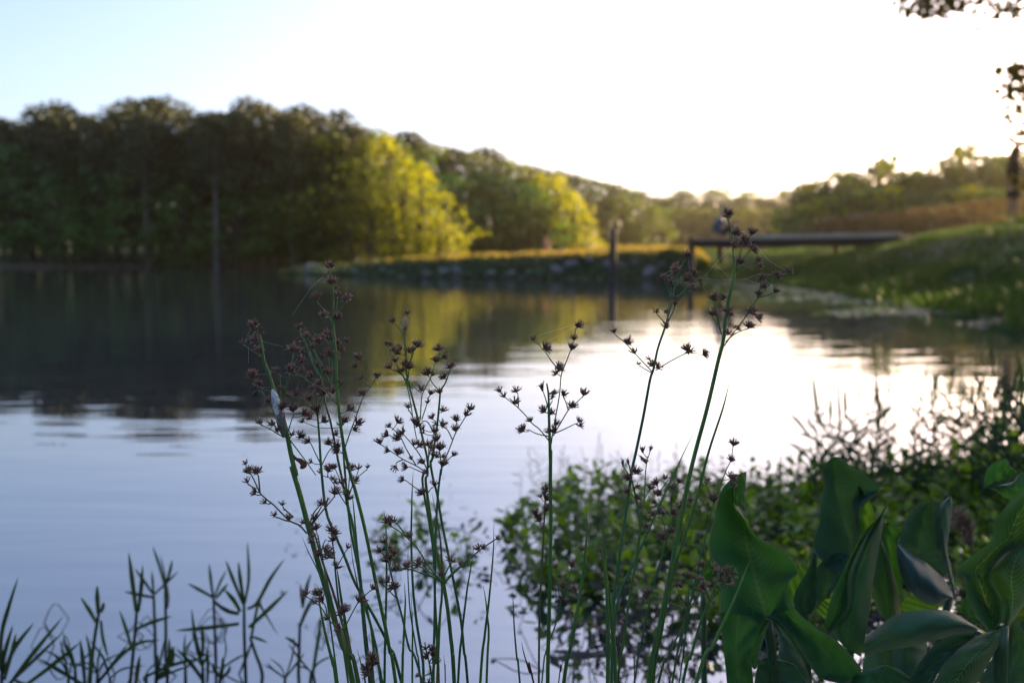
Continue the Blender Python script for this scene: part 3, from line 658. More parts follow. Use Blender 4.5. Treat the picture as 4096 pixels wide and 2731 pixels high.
# ------------------------------------------------------------------ dock
def dock():
    A = Vector((6.15, 34.4, 0)); B = Vector((11.25, 29.0, 0)); L = (B - A).length; ax = (B - A).normalized(); nrm = Vector((-ax.y, ax.x, 0))  # nrm points away from the camera
    if nrm.y < 0: nrm = -nrm
    ang = math.atan2(ax.y, ax.x); t = thing('wooden_dock', 'low wooden dock reaching from the right bank over the water, seen from its side', 'dock', A, rz=ang)
    zt = 1.38; W = 1.7
    mb = MB(); n = int(L / .155)
    for i in range(n):
        x = i * L / n; mb.box(x + .006, x + L / n - .006, -.05, W + .05, zt - .04 + .004 * ((i * 7) % 3), zt + .004 * ((i * 7) % 3))
    mb.build('deck', M['plank'], t, False)
    mb = MB(); mb.box(0, L, 0, .07, zt - .23, zt - .045); mb.build('side_beam', M['beam'], t, False)
    mb = MB(); mb.box(0, L, W - .07, W, zt - .29, zt - .045); mb.build('side_beam', M['beam'], t, False)
    mb = MB(); mb.box(-.075, -.005, -.01, W + .01, zt - .29, zt + .003); mb.build('end_beam', M['beam'], t, False)
    mb = MB(); mb.box(2.0, L, -.03, .10, zt + .012, zt + .09); mb.build('edge_board', M['plank'], t, False)
    for (x, y, top) in [(.12, -.12, zt + .02), (.12, W - .1, zt - .3), (4.6, W - .2, zt - .3)]:
        mb = MB(); mb.tube([(x, y, -1.2), (x + .01, y, top * .5), (x, y, top)], .115, .105, k=12, n=3); mb.build('post', M['post'], t)
dock()
p = P(1407, 640, 34.6)
mb = MB(); zt = P(1407, 531, 34.6).z
mb.tube([(0, 0, -1.5), (.01, 0, 0), (0, 0, zt - .03), (0, 0, zt)], .13, .12, k=14, radii=[.14, .14, .13, .12, .12]); o = mb.build('mooring_post', M['post']); o.location = (p.x, p.y, 0)
tag(o, 'dark round post standing alone in the water left of the dock', 'post')

# ------------------------------------------------------------------ people
def skinned(name, joints, bones, mat, parent=None, sub=2, root=0):
    me = bpy.data.meshes.new(name); me.from_pydata([j[:3] for j in joints], bones, []); o = bpy.data.objects.new(name, me); COL.objects.link(o)
    m = o.modifiers.new('skin', 'SKIN'); m.use_smooth_shade = True
    sv = me.skin_vertices[0].data
    for i, j in enumerate(joints):
        r = j[3]; sv[i].radius = (r, r) if not isinstance(r, tuple) else r; sv[i].use_root = (i == root)
    s = o.modifiers.new('sub', 'SUBSURF'); s.levels = sub; s.render_levels = sub
    dg = bpy.context.evaluated_depsgraph_get(); dg.update(); me2 = bpy.data.meshes.new_from_object(o.evaluated_get(dg))
    for p_ in me2.polygons: p_.use_smooth = True
    o.modifiers.clear(); o.data = me2; me2.materials.clear(); me2.materials.append(mat)
    if parent: o.parent = parent
    return o
def hand(J, Bn, wrist, w, dirv, side, curl=.35):
    """palm and five fingers appended to a joint list, rooted in the wrist"""
    dirv = Vector(dirv).normalized(); side = Vector(side).normalized(); nn = dirv.cross(side)
    J.append((*(w + dirv * .05), .028)); palm = len(J) - 1; Bn.append((wrist, palm))
    for k, (s, l) in enumerate([(-.03, .065), (-.01, .075), (.01, .07), (.03, .055)]):
        a = w + dirv * .09 + side * s; J.append((*a, .010)); Bn.append((palm, len(J) - 1))
        b = a + (dirv + nn * curl * .5) * l * .55; J.append((*b, .009)); Bn.append((len(J) - 2, len(J) - 1))
        c = b + (dirv + nn * curl * 1.6) * l * .45; J.append((*c, .007)); Bn.append((len(J) - 2, len(J) - 1))
    a = w + dirv * .045 + side * -.04; J.append((*a, .011)); Bn.append((palm, len(J) - 1))
    b = a + (dirv + side * -.6) * .045; J.append((*b, .008)); Bn.append((len(J) - 2, len(J) - 1))
def standing():
    p = P(2327, 512, 24.5); z0 = H(p.x, p.y); top = P(2327, 338, 24.5).z; s = (top - z0) / 1.70
    t = thing('person', "long haired person in a black knee length dress standing on the right bank", 'person', (p.x, p.y, z0), rz=.5); t.scale = (s, s, s)
    V = Vector; J = [(0, 0, .92, (.13, .10)), (0, 0, 1.08, (.11, .085)), (0, 0, 1.28, (.125, .09)), (0, .0, 1.40, (.07, .06)), (0, -.005, 1.475, .045), (0, -.01, 1.53, (.06, .07)), (0, -.015, 1.60, (.075, .092)), (0, -.01, 1.66, (.05, .06))]
    Bn = [(0, 1), (1, 2), (2, 3), (3, 4), (4, 5), (5, 6), (6, 7)]
    for sx in (-1, 1):
        i = len(J); J += [(sx * .09, 0, .86, .085), (sx * .095, -.01, .50, .052), (sx * .095, .01, .28, .048), (sx * .095, .02, .09, .032), (sx * .10, -.05, .035, .032), (sx * .105, -.13, .02, .022)]
        Bn += [(0, i), (i, i + 1), (i + 1, i + 2), (i + 2, i + 3), (i + 3, i + 4), (i + 4, i + 5)]
        i = len(J); J += [(sx * .16, 0, 1.36, .05), (sx * .20, .01, 1.10, .036), (sx * .19, -.05, .90, .026)]
        Bn += [(3, i), (i, i + 1), (i + 1, i + 2)]
        hand(J, Bn, i + 2, V((sx * .19, -.05, .88)), (0, -.15, -1), (0, 1 * sx, 0))
    skinned('body', J, Bn, M['skin'], t)
    # face: nose, mouth, eyes
    mb = MB(); mb.tube([(0, -.105, 1.60), (0, -.122, 1.575), (0, -.108, 1.565)], .008, .012, k=6); mb.build('nose', M['skin'], t)
    mb = MB()
    for sx in (-1, 1): mb.tube([(sx * .032 - .012, -.098, 1.602), (sx * .032, -.104, 1.604), (sx * .032 + .012, -.098, 1.602)], .006, .006, k=6)
    mb.build('eyes', M['hair'], t)
    mb = MB(); mb.tube([(-.022, -.098, 1.545), (0, -.106, 1.543), (.022, -.098, 1.545)], .005, .005, k=6); mb.build('mouth', M['snag'], t)
    # dress: lofted rings
    prof = [(.58, .17, .15), (.70, .165, .14), (.86, .155, .13), (1.02, .125, .105), (1.14, .13, .105), (1.28, .15, .115), (1.38, .15, .09), (1.43, .085, .07)]
    v = []; k = 20
    for (z, rx, ry) in prof:
        for a in range(k):
            th = a * 2 * math.pi / k; fl = 1 + (.07 * math.sin(th * 6) if z < .8 else 0); v.append((rx * fl * math.cos(th), ry * fl * math.sin(th), z))
    f = [(i * k + j, i * k + (j + 1) % k, (i + 1) * k + (j + 1) % k, (i + 1) * k + j) for i in range(len(prof) - 1) for j in range(k)]
    link('dress', mesh_np('dress', v, np.array(f)), t, M['blackdress'])
    SJ = [(0, 0, 1.36, (.10, .08)), (0, 0, 1.41, .06)]; SB = [(0, 1)]
    for sx in (-1, 1):
        i = len(SJ); SJ += [(sx * .165, 0, 1.365, .066), (sx * .205, .01, 1.10, .054), (sx * .195, -.045, .93, .044)]; SB += [(0, i), (i, i + 1), (i + 1, i + 2)]
    skinned('sleeves', SJ, SB, M['blackdress'], t)
    mb = MB(); rs = np.random.default_rng(3)
    for q in range(70):
        th = rs.uniform(-.35 * math.pi, 1.35 * math.pi); cx, sy = math.cos(th), math.sin(th)
        mb.tube([(cx * .03, sy * .03, 1.715), (cx * .085, sy * .10 + .01, 1.64), (cx * .095, sy * .10 + .02, 1.50), (cx * .11, sy * .09 + .045, 1.33 - rs.uniform(0, .05)), (cx * .10, sy * .07 + .06, 1.20 - rs.uniform(0, .14))], .02, .006, k=5, n=4)
    mb.build('hair', M['hair'], t)
    mb = MB()
    for sx in (-1, 1): mb.tube([(sx * .095, .045, .022), (sx * .10, -.05, .02), (sx * .106, -.15, .018)], .045, .036, k=8, flat=.5)
    mb.build('sandals', M['hair'], t)
standing()
def seated():
    p = P(1648, 548, 33.9); z0 = 1.385
    t = thing('person', "person in blue shirt and pale cap sitting hunched on the dock's outer end", 'person', (p.x, p.y, z0), rz=R(75)); t.scale = (1.25, 1.25, 1.25)
    V = Vector; J = [(0, -.02, .15, (.09, .08)), (0, .02, .27, (.12, .10)), (0, -.03, .46, (.16, .11)), (0, -.08, .56, (.08, .07)), (0, -.12, .62, .05), (0, -.15, .68, (.062, .075)), (0, -.17, .75, (.078, .095)), (0, -.165, .80, (.05, .06))]
    Bn = [(i, i + 1) for i in range(7)]
    for sx in (-1, 1):
        i = len(J); J += [(sx * .10, -.06, .11, .09), (sx * .13, -.42, .36, .062), (sx * .13, -.40, .22, .055), (sx * .13, -.36, .07, .038), (sx * .135, -.44, .035, .034), (sx * .14, -.52, .025, .024)]
        Bn += [(0, i), (i, i + 1), (i + 1, i + 2), (i + 2, i + 3), (i + 3, i + 4), (i + 4, i + 5)]
        i = len(J); J += [(sx * .19, -.07, .51, .055), (sx * .22, -.22, .36, .042), (sx * .12, -.40, .42, .028)]
        Bn += [(3, i), (i, i + 1), (i + 1, i + 2)]
        hand(J, Bn, i + 2, V((sx * .11, -.42, .43)), (-sx * .6, -.6, -.1), (0, 0, 1), .8)
    skinned('body', J, Bn, M['skin'], t)
    J2 = [(0, 0, .14, (.17, .14)), (0, .03, .28, (.175, .14)), (0, -.02, .44, (.195, .14)), (0, -.075, .545, (.10, .09))]; B2 = [(0, 1), (1, 2), (2, 3)]
    for sx in (-1, 1):
        i = len(J2); J2 += [(sx * .19, -.07, .50, .072), (sx * .225, -.20, .38, .058)]; B2 += [(2, i), (i, i + 1)]
    skinned('shirt', J2, B2, M['blueshirt'], t)
    J3 = [(0, .01, .135, (.155, .135)), (0, .03, .25, (.165, .135))]; B3 = [(0, 1)]
    for sx in (-1, 1):
        i = len(J3); J3 += [(sx * .11, -.10, .125, .095), (sx * .13, -.43, .37, .078), (sx * .13, -.40, .22, .07), (sx * .13, -.365, .10, .056)]; B3 += [(0, i), (i, i + 1), (i + 1, i + 2), (i + 2, i + 3)]
    skinned('trousers', J3, B3, M['navy'], t)
    mb = MB(); mb.tube([(0, -.12, .765), (0, -.165, .81), (0, -.17, .855), (0, -.17, .872)], .09, .05, k=14, radii=[.088, .095, .08, .03]); mb.tube([(0, -.22, .80), (0, -.29, .785), (0, -.33, .775)], .07, .05, k=10, flat=.15); mb.build('cap', M['blond'], t)
    mb = MB(); mb.tube([(0, -.255, .745), (0, -.275, .72), (0, -.26, .71)], .008, .012, k=6); mb.build('nose', M['skin'], t)
    mb = MB()
    for sx in (-1, 1): mb.tube([(sx * .14, -.34, .045), (sx * .14, -.45, .04), (sx * .145, -.55, .032)], .05, .038, k=8, flat=.8)
    mb.build('shoes', M['navy'], t)
seated()

# ------------------------------------------------------------------ evening haze
hm = NT('evening_haze'); pv = hm.n('ShaderNodeVolumePrincipled'); pv.inputs['Color'].default_value = (1, .84, .62, 1); pv.inputs['Density'].default_value = .00018; pv.inputs['Anisotropy'].default_value = .84
hm.l(pv.outputs[0], hm.out.inputs['Volume'])
mb = MB(); mb.box(-1700, 1700, -420, 2500, -4, 75); hz = mb.build('haze', hm.m, None, False); tag(hz, kind='stuff')
hz.data.validate()

# ------------------------------------------------------------------ soft rushes in the foreground
def head_mesh(seed, n, length, mat='seed', spread=1.15):
    """star of pointed capsules sitting on a short receptacle, axis +Z, unit metre"""
    rs = np.random.default_rng(seed); mb = MB(); tips = MB()
    for i in range(n):
        th = spread * math.sqrt((i + .4) / n) * rs.uniform(.85, 1.1); ph = i * 2.399 + rs.uniform(-.3, .3)
        d = np.array([math.sin(th) * math.cos(ph), math.sin(th) * math.sin(ph), math.cos(th)]); L = length * rs.uniform(.75, 1.15)
        bend = np.array([0, 0, rs.uniform(-.1, .25)]) * L
        pts = [d * length * .05, d * L * .35, d * L * .68 + bend * .4, d * L + bend]
        mb.tube(pts, 0, k=5, n=2, radii=[length * .06, length * .115, length * .085, length * .025])
        for q in range(2):
            dd = unit(d + rs.normal(size=3) * .22); tips.tube([d * L * .72 + bend * .5, dd * L * .72 + dd * L * .42 + bend], length * .055, length * .004, k=3, smooth=False)
    mb.tube([(0, 0, -length * .12), (0, 0, length * .12)], length * .1, length * .2, k=6, smooth=False)
    a = mb.mesh('seed_head', True); a.materials.append(M[mat]); a.materials.append(M['seedtip'])
    v = np.vstack(tips.v); base = len(a.vertices)
    b = tips.mesh('tips', False)
    bm = bmesh.new(); bm.from_mesh(a); k0 = len(bm.faces); bm.from_mesh(b); bm.faces.ensure_lookup_table()
    for f in bm.faces[k0:]: f.material_index = 1
    bm.to_mesh(a); bm.free(); bpy.data.meshes.remove(b); return a
HEADS = [head_mesh(i, (11, 14, 9, 12, 17, 8)[i], (.0052, .0057, .0047, .0054, .0058, .0042)[i]) for i in range(6)]
BUDS = [head_mesh(20 + i, 6, .0056, 'seedgreen' if i == 2 else 'seed', .42) for i in range(3)]

def rush(label, D, main, branches=(), heads=(), r0=.0016, r1=.0006, mat='rush', buds=(), rb=.00038, hs=1.0, tip_mat=None, group=None, cat='rush stalk', name='rush_stalk', ground=True, dz=0.0, leafy=False):
    """one rush stalk: stem with its branches as one mesh, every seed head a part. Points are survey positions (u,v)"""
    r0, r1, rb = r0 * .74, r1 * .85, rb * .95
    ms = [S(u, v, D) for (u, v) in main]     # first = lowest
    lean = dz
    m = [Vector(p) for p in ms]
    a, b = m[0], m[1]; d = (a - b).normalized() if (a - b).length > 1e-6 else Vector((0, 0, -1))
    if ground:
        zz = -.06; d = (d + Vector((0, 0, -.6))).normalized(); t_ = (a.z - zz) / -d.z; m = [a + d * t_, a + d * t_ * .5] + m
    base = m[0].copy(); t = thing(name, label, cat, base, group)
    full = [np.array(p - base) for p in m]; L = len(full)
    mb = MB(); rs = np.random.default_rng(abs(hash(round(main[0][0] * 7 + main[-1][1]))) % 99991)
    j = np.cumsum([0] + [np.linalg.norm(full[i + 1] - full[i]) for i in range(L - 1)]); n_main = 8
    mb.tube(full, r0, r1, k=8, n=n_main, radii=[r0, r0, r0 * .95, r0 * .8 + r1 * .2, (r0 + r1) * .5, r1])
    # sheath nodes: small swellings where branches leave
    samples = [(np.array([u, v, 0.]), i) for i, (u, v) in enumerate(main)]
    lines = [np.array(main, float)] + [np.array(bn, float) for bn in branches]
    dense = [cr(l, 8) if len(l) > 2 else cr(l, 8) for l in lines]
    offs = [0.0]; 
    for bi, bn in enumerate(branches):
        off = rs.uniform(-.012, .012); pts = []
        for q, (u, v) in enumerate(bn): pts.append(np.array(S(u, v, D + off * min(1, q / max(1, len(bn) - 1) * 1.3)) - base))
        offs.append(off); mb.tube(pts, rb * 1.5, rb, k=5, n=5)
        c = pts[0]; 
    allh = [(h, HEADS, 1.) for h in heads] + [(h, BUDS, 1.) for h in buds]
    hl = []
    for (h, bank, s_) in allh:
        h = np.array(h[:2], float); best = None
        for li, dn in enumerate(dense):
            for q, pnt in enumerate(dn):
                dd = pnt - h
                cost = math.hypot(*dd) + (8 if dd[1] < -2 else 0) + (0 if dd[1] > 0 else 3)
                if best is None or cost < best[0]: best = (cost, li, q, pnt)
        _, li, q, pnt = best; frac = q / max(1, len(dense[li]) - 1); off = offs[li] * min(1, frac * 1.3)
        dist = math.hypot(*(pnt - h)); hoff = off + (rs.uniform(-.006, .006) if dist > 8 else 0)
        w = S(h[0], h[1] + 4, D + hoff); 
        if dist > 5:
            a_ = S(pnt[0], pnt[1] + min(22, dist * .25), D + off); mid = a_.lerp(w, .55) + Vector((0, 0, -dist * .00002))
            mb.tube([np.array(a_ - base), np.array(mid - base), np.array(w - base)], rb * 1.1, rb * .8, k=5, n=3)
            axis = (w - mid).normalized()
        else:
            q2 = min(len(dense[li]) - 1, q + 1); q1 = max(0, q - 1); e = dense[li][q2] - dense[li][q1]
            axis = Vector((e[0], 0, -e[1])).normalized() if np.linalg.norm(e) > 0 else Vector((0, 0, 1))
        hl.append((w, axis, bank))
    mb.build('stem', M[mat], t)
    for i, (w, axis, bank) in enumerate(hl):
        me = bank[int(rs.integers(len(bank)))]; o = link('seed_head', me, t)
        ax = (axis + Vector((rs.uniform(-.35, .35), rs.uniform(-.5, .3), .45))).normalized()
        o.location = w - base; o.rotation_euler = (Quaternion(ax.to_track_quat('Z', 'Y')) @ Quaternion((0, 0, 1), rs.uniform(0, 6.28))).to_euler()
        s_ = hs * rs.uniform(.78, 1.1); o.scale = (s_, s_, s_)
    return t
def q(z, *xy): return [Q(z, xy[i], xy[i + 1]) for i in range(0, len(xy), 2)]

# tall central left stalk
rush('tallest flowering rush of the left clump, its tip overlapping the grassy point', .75,
     q(2, 1150, 1568, 1110, 1350, 1080, 1190, 1030, 960, 990, 760, 940, 520, 880, 280) + q(1, 830, 1568, 790, 1400, 765, 1250, 745, 1050, 737, 900, 728, 720, 716, 580, 715, 430, 708, 300, 690, 215),
     [q(1, 716, 580, 690, 530, 650, 480, 612, 430), q(1, 718, 570, 735, 480, 742, 400), q(1, 718, 560, 760, 480, 798, 425),
      q(1, 742, 1000, 790, 940, 845, 880, 862, 820), q(1, 738, 1095, 700, 1050, 640, 1000, 560, 955, 510, 918, 420, 905),
      q(1, 790, 1395, 825, 1290, 870, 1170, 910, 1060, 960, 985, 1000, 925)],
     q(1, 690, 195, 705, 300, 735, 335, 742, 383, 803, 410, 610, 400, 655, 520, 738, 530, 755, 950, 710, 1020, 858, 855, 877, 797, 915, 1030, 1005, 910, 907, 925, 870, 1230, 850, 1262, 620, 965, 630, 1000, 500, 890, 335, 885, 810, 1130, 840, 1135),
     r0=.0019, r1=.0007)
rush("thick leaning rush at the clump's left edge, wrapped in white silk and grey sheath", .735,
     q(2, 860, 1568, 790, 1310, 740, 1150, 690, 970, 640, 800, 590, 620, 545, 450, 500, 280, 450, 110) + q(1, 470, 1568, 440, 1450, 410, 1300, 385, 1200, 350, 1100, 330, 1030, 290, 900, 255, 800, 235, 670, 205, 600),
     [q(1, 252, 795, 215, 770, 180, 750, 130, 710), q(1, 350, 1095, 300, 1020, 225, 985, 190, 930), q(1, 370, 1180, 320, 1120, 285, 1075, 240, 1015),
      q(1, 372, 1100, 400, 1010, 425, 900, 450, 780), q(1, 370, 1110, 368, 1000, 362, 900), q(1, 390, 1320, 340, 1290, 300, 1265, 245, 1238), q(1, 415, 1290, 435, 1220, 455, 1165),
      q(1, 425, 1330, 470, 1390, 530, 1470, 600, 1568), q(1, 425, 1320, 375, 1300, 330, 1180, 300, 1100)],
     q(1, 185, 585, 205, 605, 232, 618, 212, 668, 118, 695, 215, 752, 185, 905, 185, 925, 225, 975, 295, 1080, 450, 750, 485, 810, 430, 860, 440, 875, 365, 1000, 402, 1040, 232, 1222, 310, 1232, 342, 1268, 450, 1140, 410, 1040, 515, 1165, 375, 1120, 440, 1300),
     r0=.0029, r1=.0009)
rush('blue green rush just behind the tallest stalk, ending in a loose spray of heads', .775,
     q(2, 1190, 1568, 1100, 1310, 1000, 1110, 880, 900, 800, 700, 720, 520, 680, 400, 655, 200, 640, 0) + q(1, 625, 1350, 612, 1180, 605, 1100, 600, 1020),
     [q(1, 605, 1150, 560, 1110, 505, 1060), q(1, 610, 1180, 590, 1110, 568, 1070), q(1, 612, 1190, 625, 1100, 650, 1040), q(1, 640, 1500, 680, 1420, 720, 1370), q(1, 635, 1500, 600, 1430, 560, 1350, 510, 1320)],
     q(1, 600, 1140, 480, 1030, 565, 1065, 625, 1035, 650, 1030, 605, 1000, 640, 1210, 555, 1345, 500, 1310, 690, 1350, 700, 1362, 575, 1478, 570, 1188),
     r0=.0017, mat='rush_back')
rush("slim rush at the back of the left clump, crowded top of brown heads", .80,
     q(2, 1050, 1568, 1000, 1250, 930, 1000, 890, 760, 850, 560, 830, 400, 790, 200, 760, 60) + q(1, 740, 1430, 700, 1230, 660, 1080, 640, 960, 610, 870, 560, 760, 520, 670),
     [q(1, 660, 1050, 640, 900, 600, 780, 555, 680), q(1, 625, 930, 570, 810, 530, 700, 500, 640), q(1, 705, 1000, 690, 850, 680, 760), q(1, 700, 990, 710, 860, 700, 700), q(1, 690, 960, 660, 880, 610, 790, 590, 740)],
     q(1, 495, 590, 510, 622, 495, 672, 545, 652, 600, 680, 615, 690, 580, 725, 525, 750, 635, 785, 680, 640, 692, 668, 660, 655, 685, 760, 700, 775, 610, 848, 670, 885, 690, 900, 570, 920, 590, 990, 755, 735, 735, 700, 800, 680, 715, 780),
     r0=.0015, mat='rush_back')
rush('rush in the left clump whose drooping side branches carry small heads above the blue water', .79,
     q(2, 1000, 1568, 960, 1350, 935, 1100, 905, 800, 870, 560, 850, 450, 825, 340) + q(1, 775, 1330, 770, 1260, 770, 1210),
     [q(2, 820, 370, 780, 310, 735, 230, 690, 170), q(2, 818, 350, 790, 240, 745, 130), q(2, 825, 330, 835, 230, 840, 150), q(2, 830, 330, 870, 210, 920, 160, 955, 130), q(2, 830, 300, 875, 210, 897, 140)],
     q(2, 740, 118, 697, 125, 840, 130, 898, 122, 960, 112, 725, 190, 735, 210, 790, 220, 850, 195, 868, 210, 820, 300, 830, 325) + q(1, 770, 1240, 735, 1300, 745, 1380, 750, 1410, 630, 1545, 780, 1210, 520, 1210, 680, 1540),
     r0=.0017)
rush('low arching branch of heads reaching left over the water beside the thick leaning rush', .72,
     q(2, 905, 1568, 850, 1380, 800, 1200, 730, 960, 660, 760, 600, 560, 545, 520), [q(2, 552, 560, 500, 505, 430, 470, 330, 370, 280, 330, 235, 285, 205, 220, 180, 170, 145, 110), q(2, 235, 285, 230, 220, 225, 170), q(2, 205, 260, 180, 245, 160, 230), q(2, 460, 450, 400, 395), q(2, 440, 478, 400, 470, 350, 450),
      q(2, 575, 510, 610, 450, 650, 380), q(2, 578, 515, 640, 430, 740, 310), q(2, 570, 500, 600, 420, 640, 370)],
     q(2, 140, 88, 168, 138, 165, 150, 218, 148, 152, 212, 210, 272, 205, 290, 275, 350, 388, 362, 335, 435, 432, 460, 650, 358, 675, 362, 738, 290, 520, 485, 600, 460), r0=.0015, rb=.0005, mat='rush_brown')
rush('short rush with a narrow brown flower column in front of the left clump', .71,
     q(2, 830, 1568, 760, 1180, 720, 1020, 680, 850, 655, 720, 625, 570), [q(2, 650, 700, 660, 640, 680, 600)], q(2, 615, 530, 600, 575, 680, 652, 640, 700, 668, 712, 705, 715, 675, 690, 595, 610), r0=.0011, mat='rush_brown')
rush('narrow rush with four heads between the leaning rush and the thick stems', .74,
     q(2, 890, 1568, 820, 1300, 770, 1050, 745, 830, 735, 700, 725, 620), [q(2, 752, 790, 785, 730, 820, 670)], q(2, 718, 540, 735, 560, 728, 600, 745, 770, 752, 790, 825, 655), r0=.0011, mat='rush_back')
rush('lowest flowering rush at the left, a few heads on spread arms near the bottom edge', .69,
     q(2, 900, 1568, 840, 1400, 810, 1300, 788, 1215), [q(2, 785, 1225, 740, 1180, 690, 1130, 650, 1060, 600, 1020, 550, 985), q(2, 790, 1210, 795, 1150, 805, 1090), q(2, 797, 1215, 850, 1110, 900, 1020, 940, 980, 985, 940), q(2, 690, 1130, 680, 1060, 660, 1020)],
     q(2, 545, 970, 608, 1025, 655, 1010, 635, 970, 690, 1132, 800, 1085, 815, 1060, 785, 1100, 900, 1015, 925, 1010, 992, 930, 780, 1200), r0=.0013)
rush('flowering rush right of the left clump with a pale insect skin near its tip', .775,
     q(2, 1440, 1568, 1430, 1300, 1415, 1000, 1405, 700, 1375, 480, 1330, 200) + q(1, 1340, 1500, 1290, 1260, 1230, 1030, 1200, 900, 1195, 780, 1185, 640, 1200, 520),
     [q(1, 1190, 650, 1160, 610, 1120, 565), q(1, 1240, 1000, 1180, 920, 1110, 870), q(1, 1190, 940, 1140, 850, 1100, 770, 1075, 710), q(1, 1190, 935, 1130, 830), q(1, 1210, 930, 1220, 840, 1235, 760), q(1, 1225, 830, 1250, 740, 1265, 720), q(1, 1190, 930, 1220, 1060, 1250, 1250, 1268, 1340), q(1, 1200, 930, 1240, 980, 1300, 1030), q(1, 1240, 1180, 1215, 1140)],
     q(1, 1203, 498, 1188, 605, 1108, 552, 1070, 700, 1085, 705, 1110, 742, 1150, 715, 1165, 730, 1155, 762, 1230, 752, 1240, 748, 1265, 715, 1130, 815, 1195, 845, 1215, 860, 1180, 870, 1165, 890, 1095, 855, 1250, 1222, 1210, 1120, 1265, 1240), r0=.0014, mat='rush')
rush('rush with evenly spaced heads on the right side of the narrow middle left group', .785,
     q(2, 1635, 1568, 1610, 1350, 1590, 1150, 1540, 880, 1500, 680, 1460, 480, 1430, 300, 1400, 180, 1385, 80) + q(1, 1370, 1450, 1400, 1250, 1415, 1100, 1425, 1010, 1455, 960, 1488, 870),
     [q(1, 1425, 1020, 1370, 960, 1355, 920), q(1, 1290, 1200, 1295, 1110, 1305, 1030, 1360, 920, 1390, 830, 1418, 760), q(1, 1385, 1300, 1340, 1220, 1300, 1210), q(1, 1300, 1200, 1330, 1110, 1345, 1050)],
     q(1, 1490, 855, 1452, 923, 1418, 1022, 1438, 1140, 1355, 1030, 1340, 1085, 1370, 1190, 1428, 1230, 1310, 1260, 1415, 740, 1440, 785, 1390, 815, 1340, 900, 1370, 905, 1302, 1000, 1395, 1225, 1315, 1285), r0=.0015, mat='rush_back')
rush("rush with one wide bent right arm of small heads, second tall group", .76,
     q(2, 1405, 1568, 1412, 1150, 1415, 900, 1420, 560, 1435, 300, 1455, 130) + q(1, 1425, 1568, 1435, 1510),
     [q(1, 1437, 1500, 1480, 1400, 1525, 1285, 1560, 1230, 1590, 1180, 1618, 1140), q(1, 1500, 1330, 1470, 1270, 1440, 1250), q(1, 1430, 1520, 1420, 1430, 1400, 1340), q(1, 1525, 1290, 1530, 1210), q(1, 1450, 1490, 1500, 1440)],
     q(1, 1525, 1270, 1590, 1170, 1617, 1132, 1525, 1205, 1505, 1435, 1440, 1500, 1420, 1395, 1400, 1335, 1430, 1440, 1375, 1400), r0=.0014, mat='rush_back')
rush("rush whose left arms hold rows of little heads over pale water", .765,
     q(2, 1545, 1568, 1520, 1250, 1490, 1000, 1450, 800, 1400, 560, 1370, 350, 1352, 200) + q(1, 1340, 1560, 1335, 1480),
     [q(1, 1340, 1560, 1270, 1510, 1180, 1465, 1110, 1420, 1030, 1365), q(1, 1260, 1500, 1200, 1400, 1155, 1310, 1095, 1250), q(1, 1175, 1465, 1140, 1480, 1130, 1490), q(1, 1160, 1330, 1120, 1320, 1080, 1302), q(1, 1340, 1540, 1290, 1440, 1240, 1370, 1180, 1300), q(1, 1340, 1540, 1345, 1440, 1345, 1380), q(1, 1345, 1520, 1370, 1470, 1380, 1440), q(1, 1345, 1450, 1375, 1330, 1380, 1290), q(1, 1335, 1560, 1280, 1540, 1215, 1510), q(2, 1340, 290, 1280, 250, 1215, 200), q(2, 1365, 290, 1395, 250)],
     q(1, 1025, 1355, 1075, 1302, 1090, 1245, 1138, 1215, 1082, 1405, 1140, 1425, 1130, 1500, 1140, 1312, 1150, 1330, 1175, 1290, 1245, 1362, 1280, 1372, 1335, 1365, 1350, 1380, 1380, 1282, 1375, 1438, 1395, 1445, 1232, 1458, 1290, 1475, 1310, 1485, 1205, 1510, 1330, 1550) + q(2, 1205, 195, 1410, 230, 1335, 290, 1345, 275), r0=.0021)
rush("low rush with five spreading arms of dark red heads near the bottom", .70,
     q(2, 1395, 1568, 1420, 1400, 1450, 1100, 1462, 960, 1466, 880), [q(2, 1462, 890, 1380, 790, 1290, 650, 1235, 595, 1180, 550, 1120, 510), q(2, 1220, 575, 1180, 520, 1155, 490), q(2, 1455, 880, 1400, 850, 1330, 830, 1240, 800, 1150, 812), q(2, 1450, 865, 1380, 820, 1320, 785), q(2, 1475, 895, 1560, 810, 1640, 740, 1720, 670, 1825, 598), q(2, 1470, 860, 1500, 800, 1522, 760), q(2, 1500, 860, 1550, 810, 1585, 780)],
     q(2, 1105, 485, 1115, 495, 1145, 475, 1230, 575, 1245, 580, 1225, 785, 1310, 770, 1145, 803, 1515, 740, 1532, 748, 1585, 775, 1712, 662, 1730, 655, 1830, 592, 1465, 838), r0=.0014, rb=.0005, mat='rush')
rush('upright rush with a short ladder of heads left of the low umbel', .73,
     q(2, 1330, 1568, 1240, 1330, 1200, 1150, 1160, 1000, 1130, 880, 1105, 770, 1080, 640), [q(2, 1150, 990, 1110, 950, 1062, 900), q(2, 1105, 760, 1075, 710, 1050, 685), q(2, 1110, 780, 1125, 720)],
     q(2, 1075, 618, 1045, 678, 1105, 658, 1128, 700, 1105, 745, 1145, 800, 1052, 885, 1105, 880, 1145, 930, 1130, 925), r0=.0012, mat='rush_back')
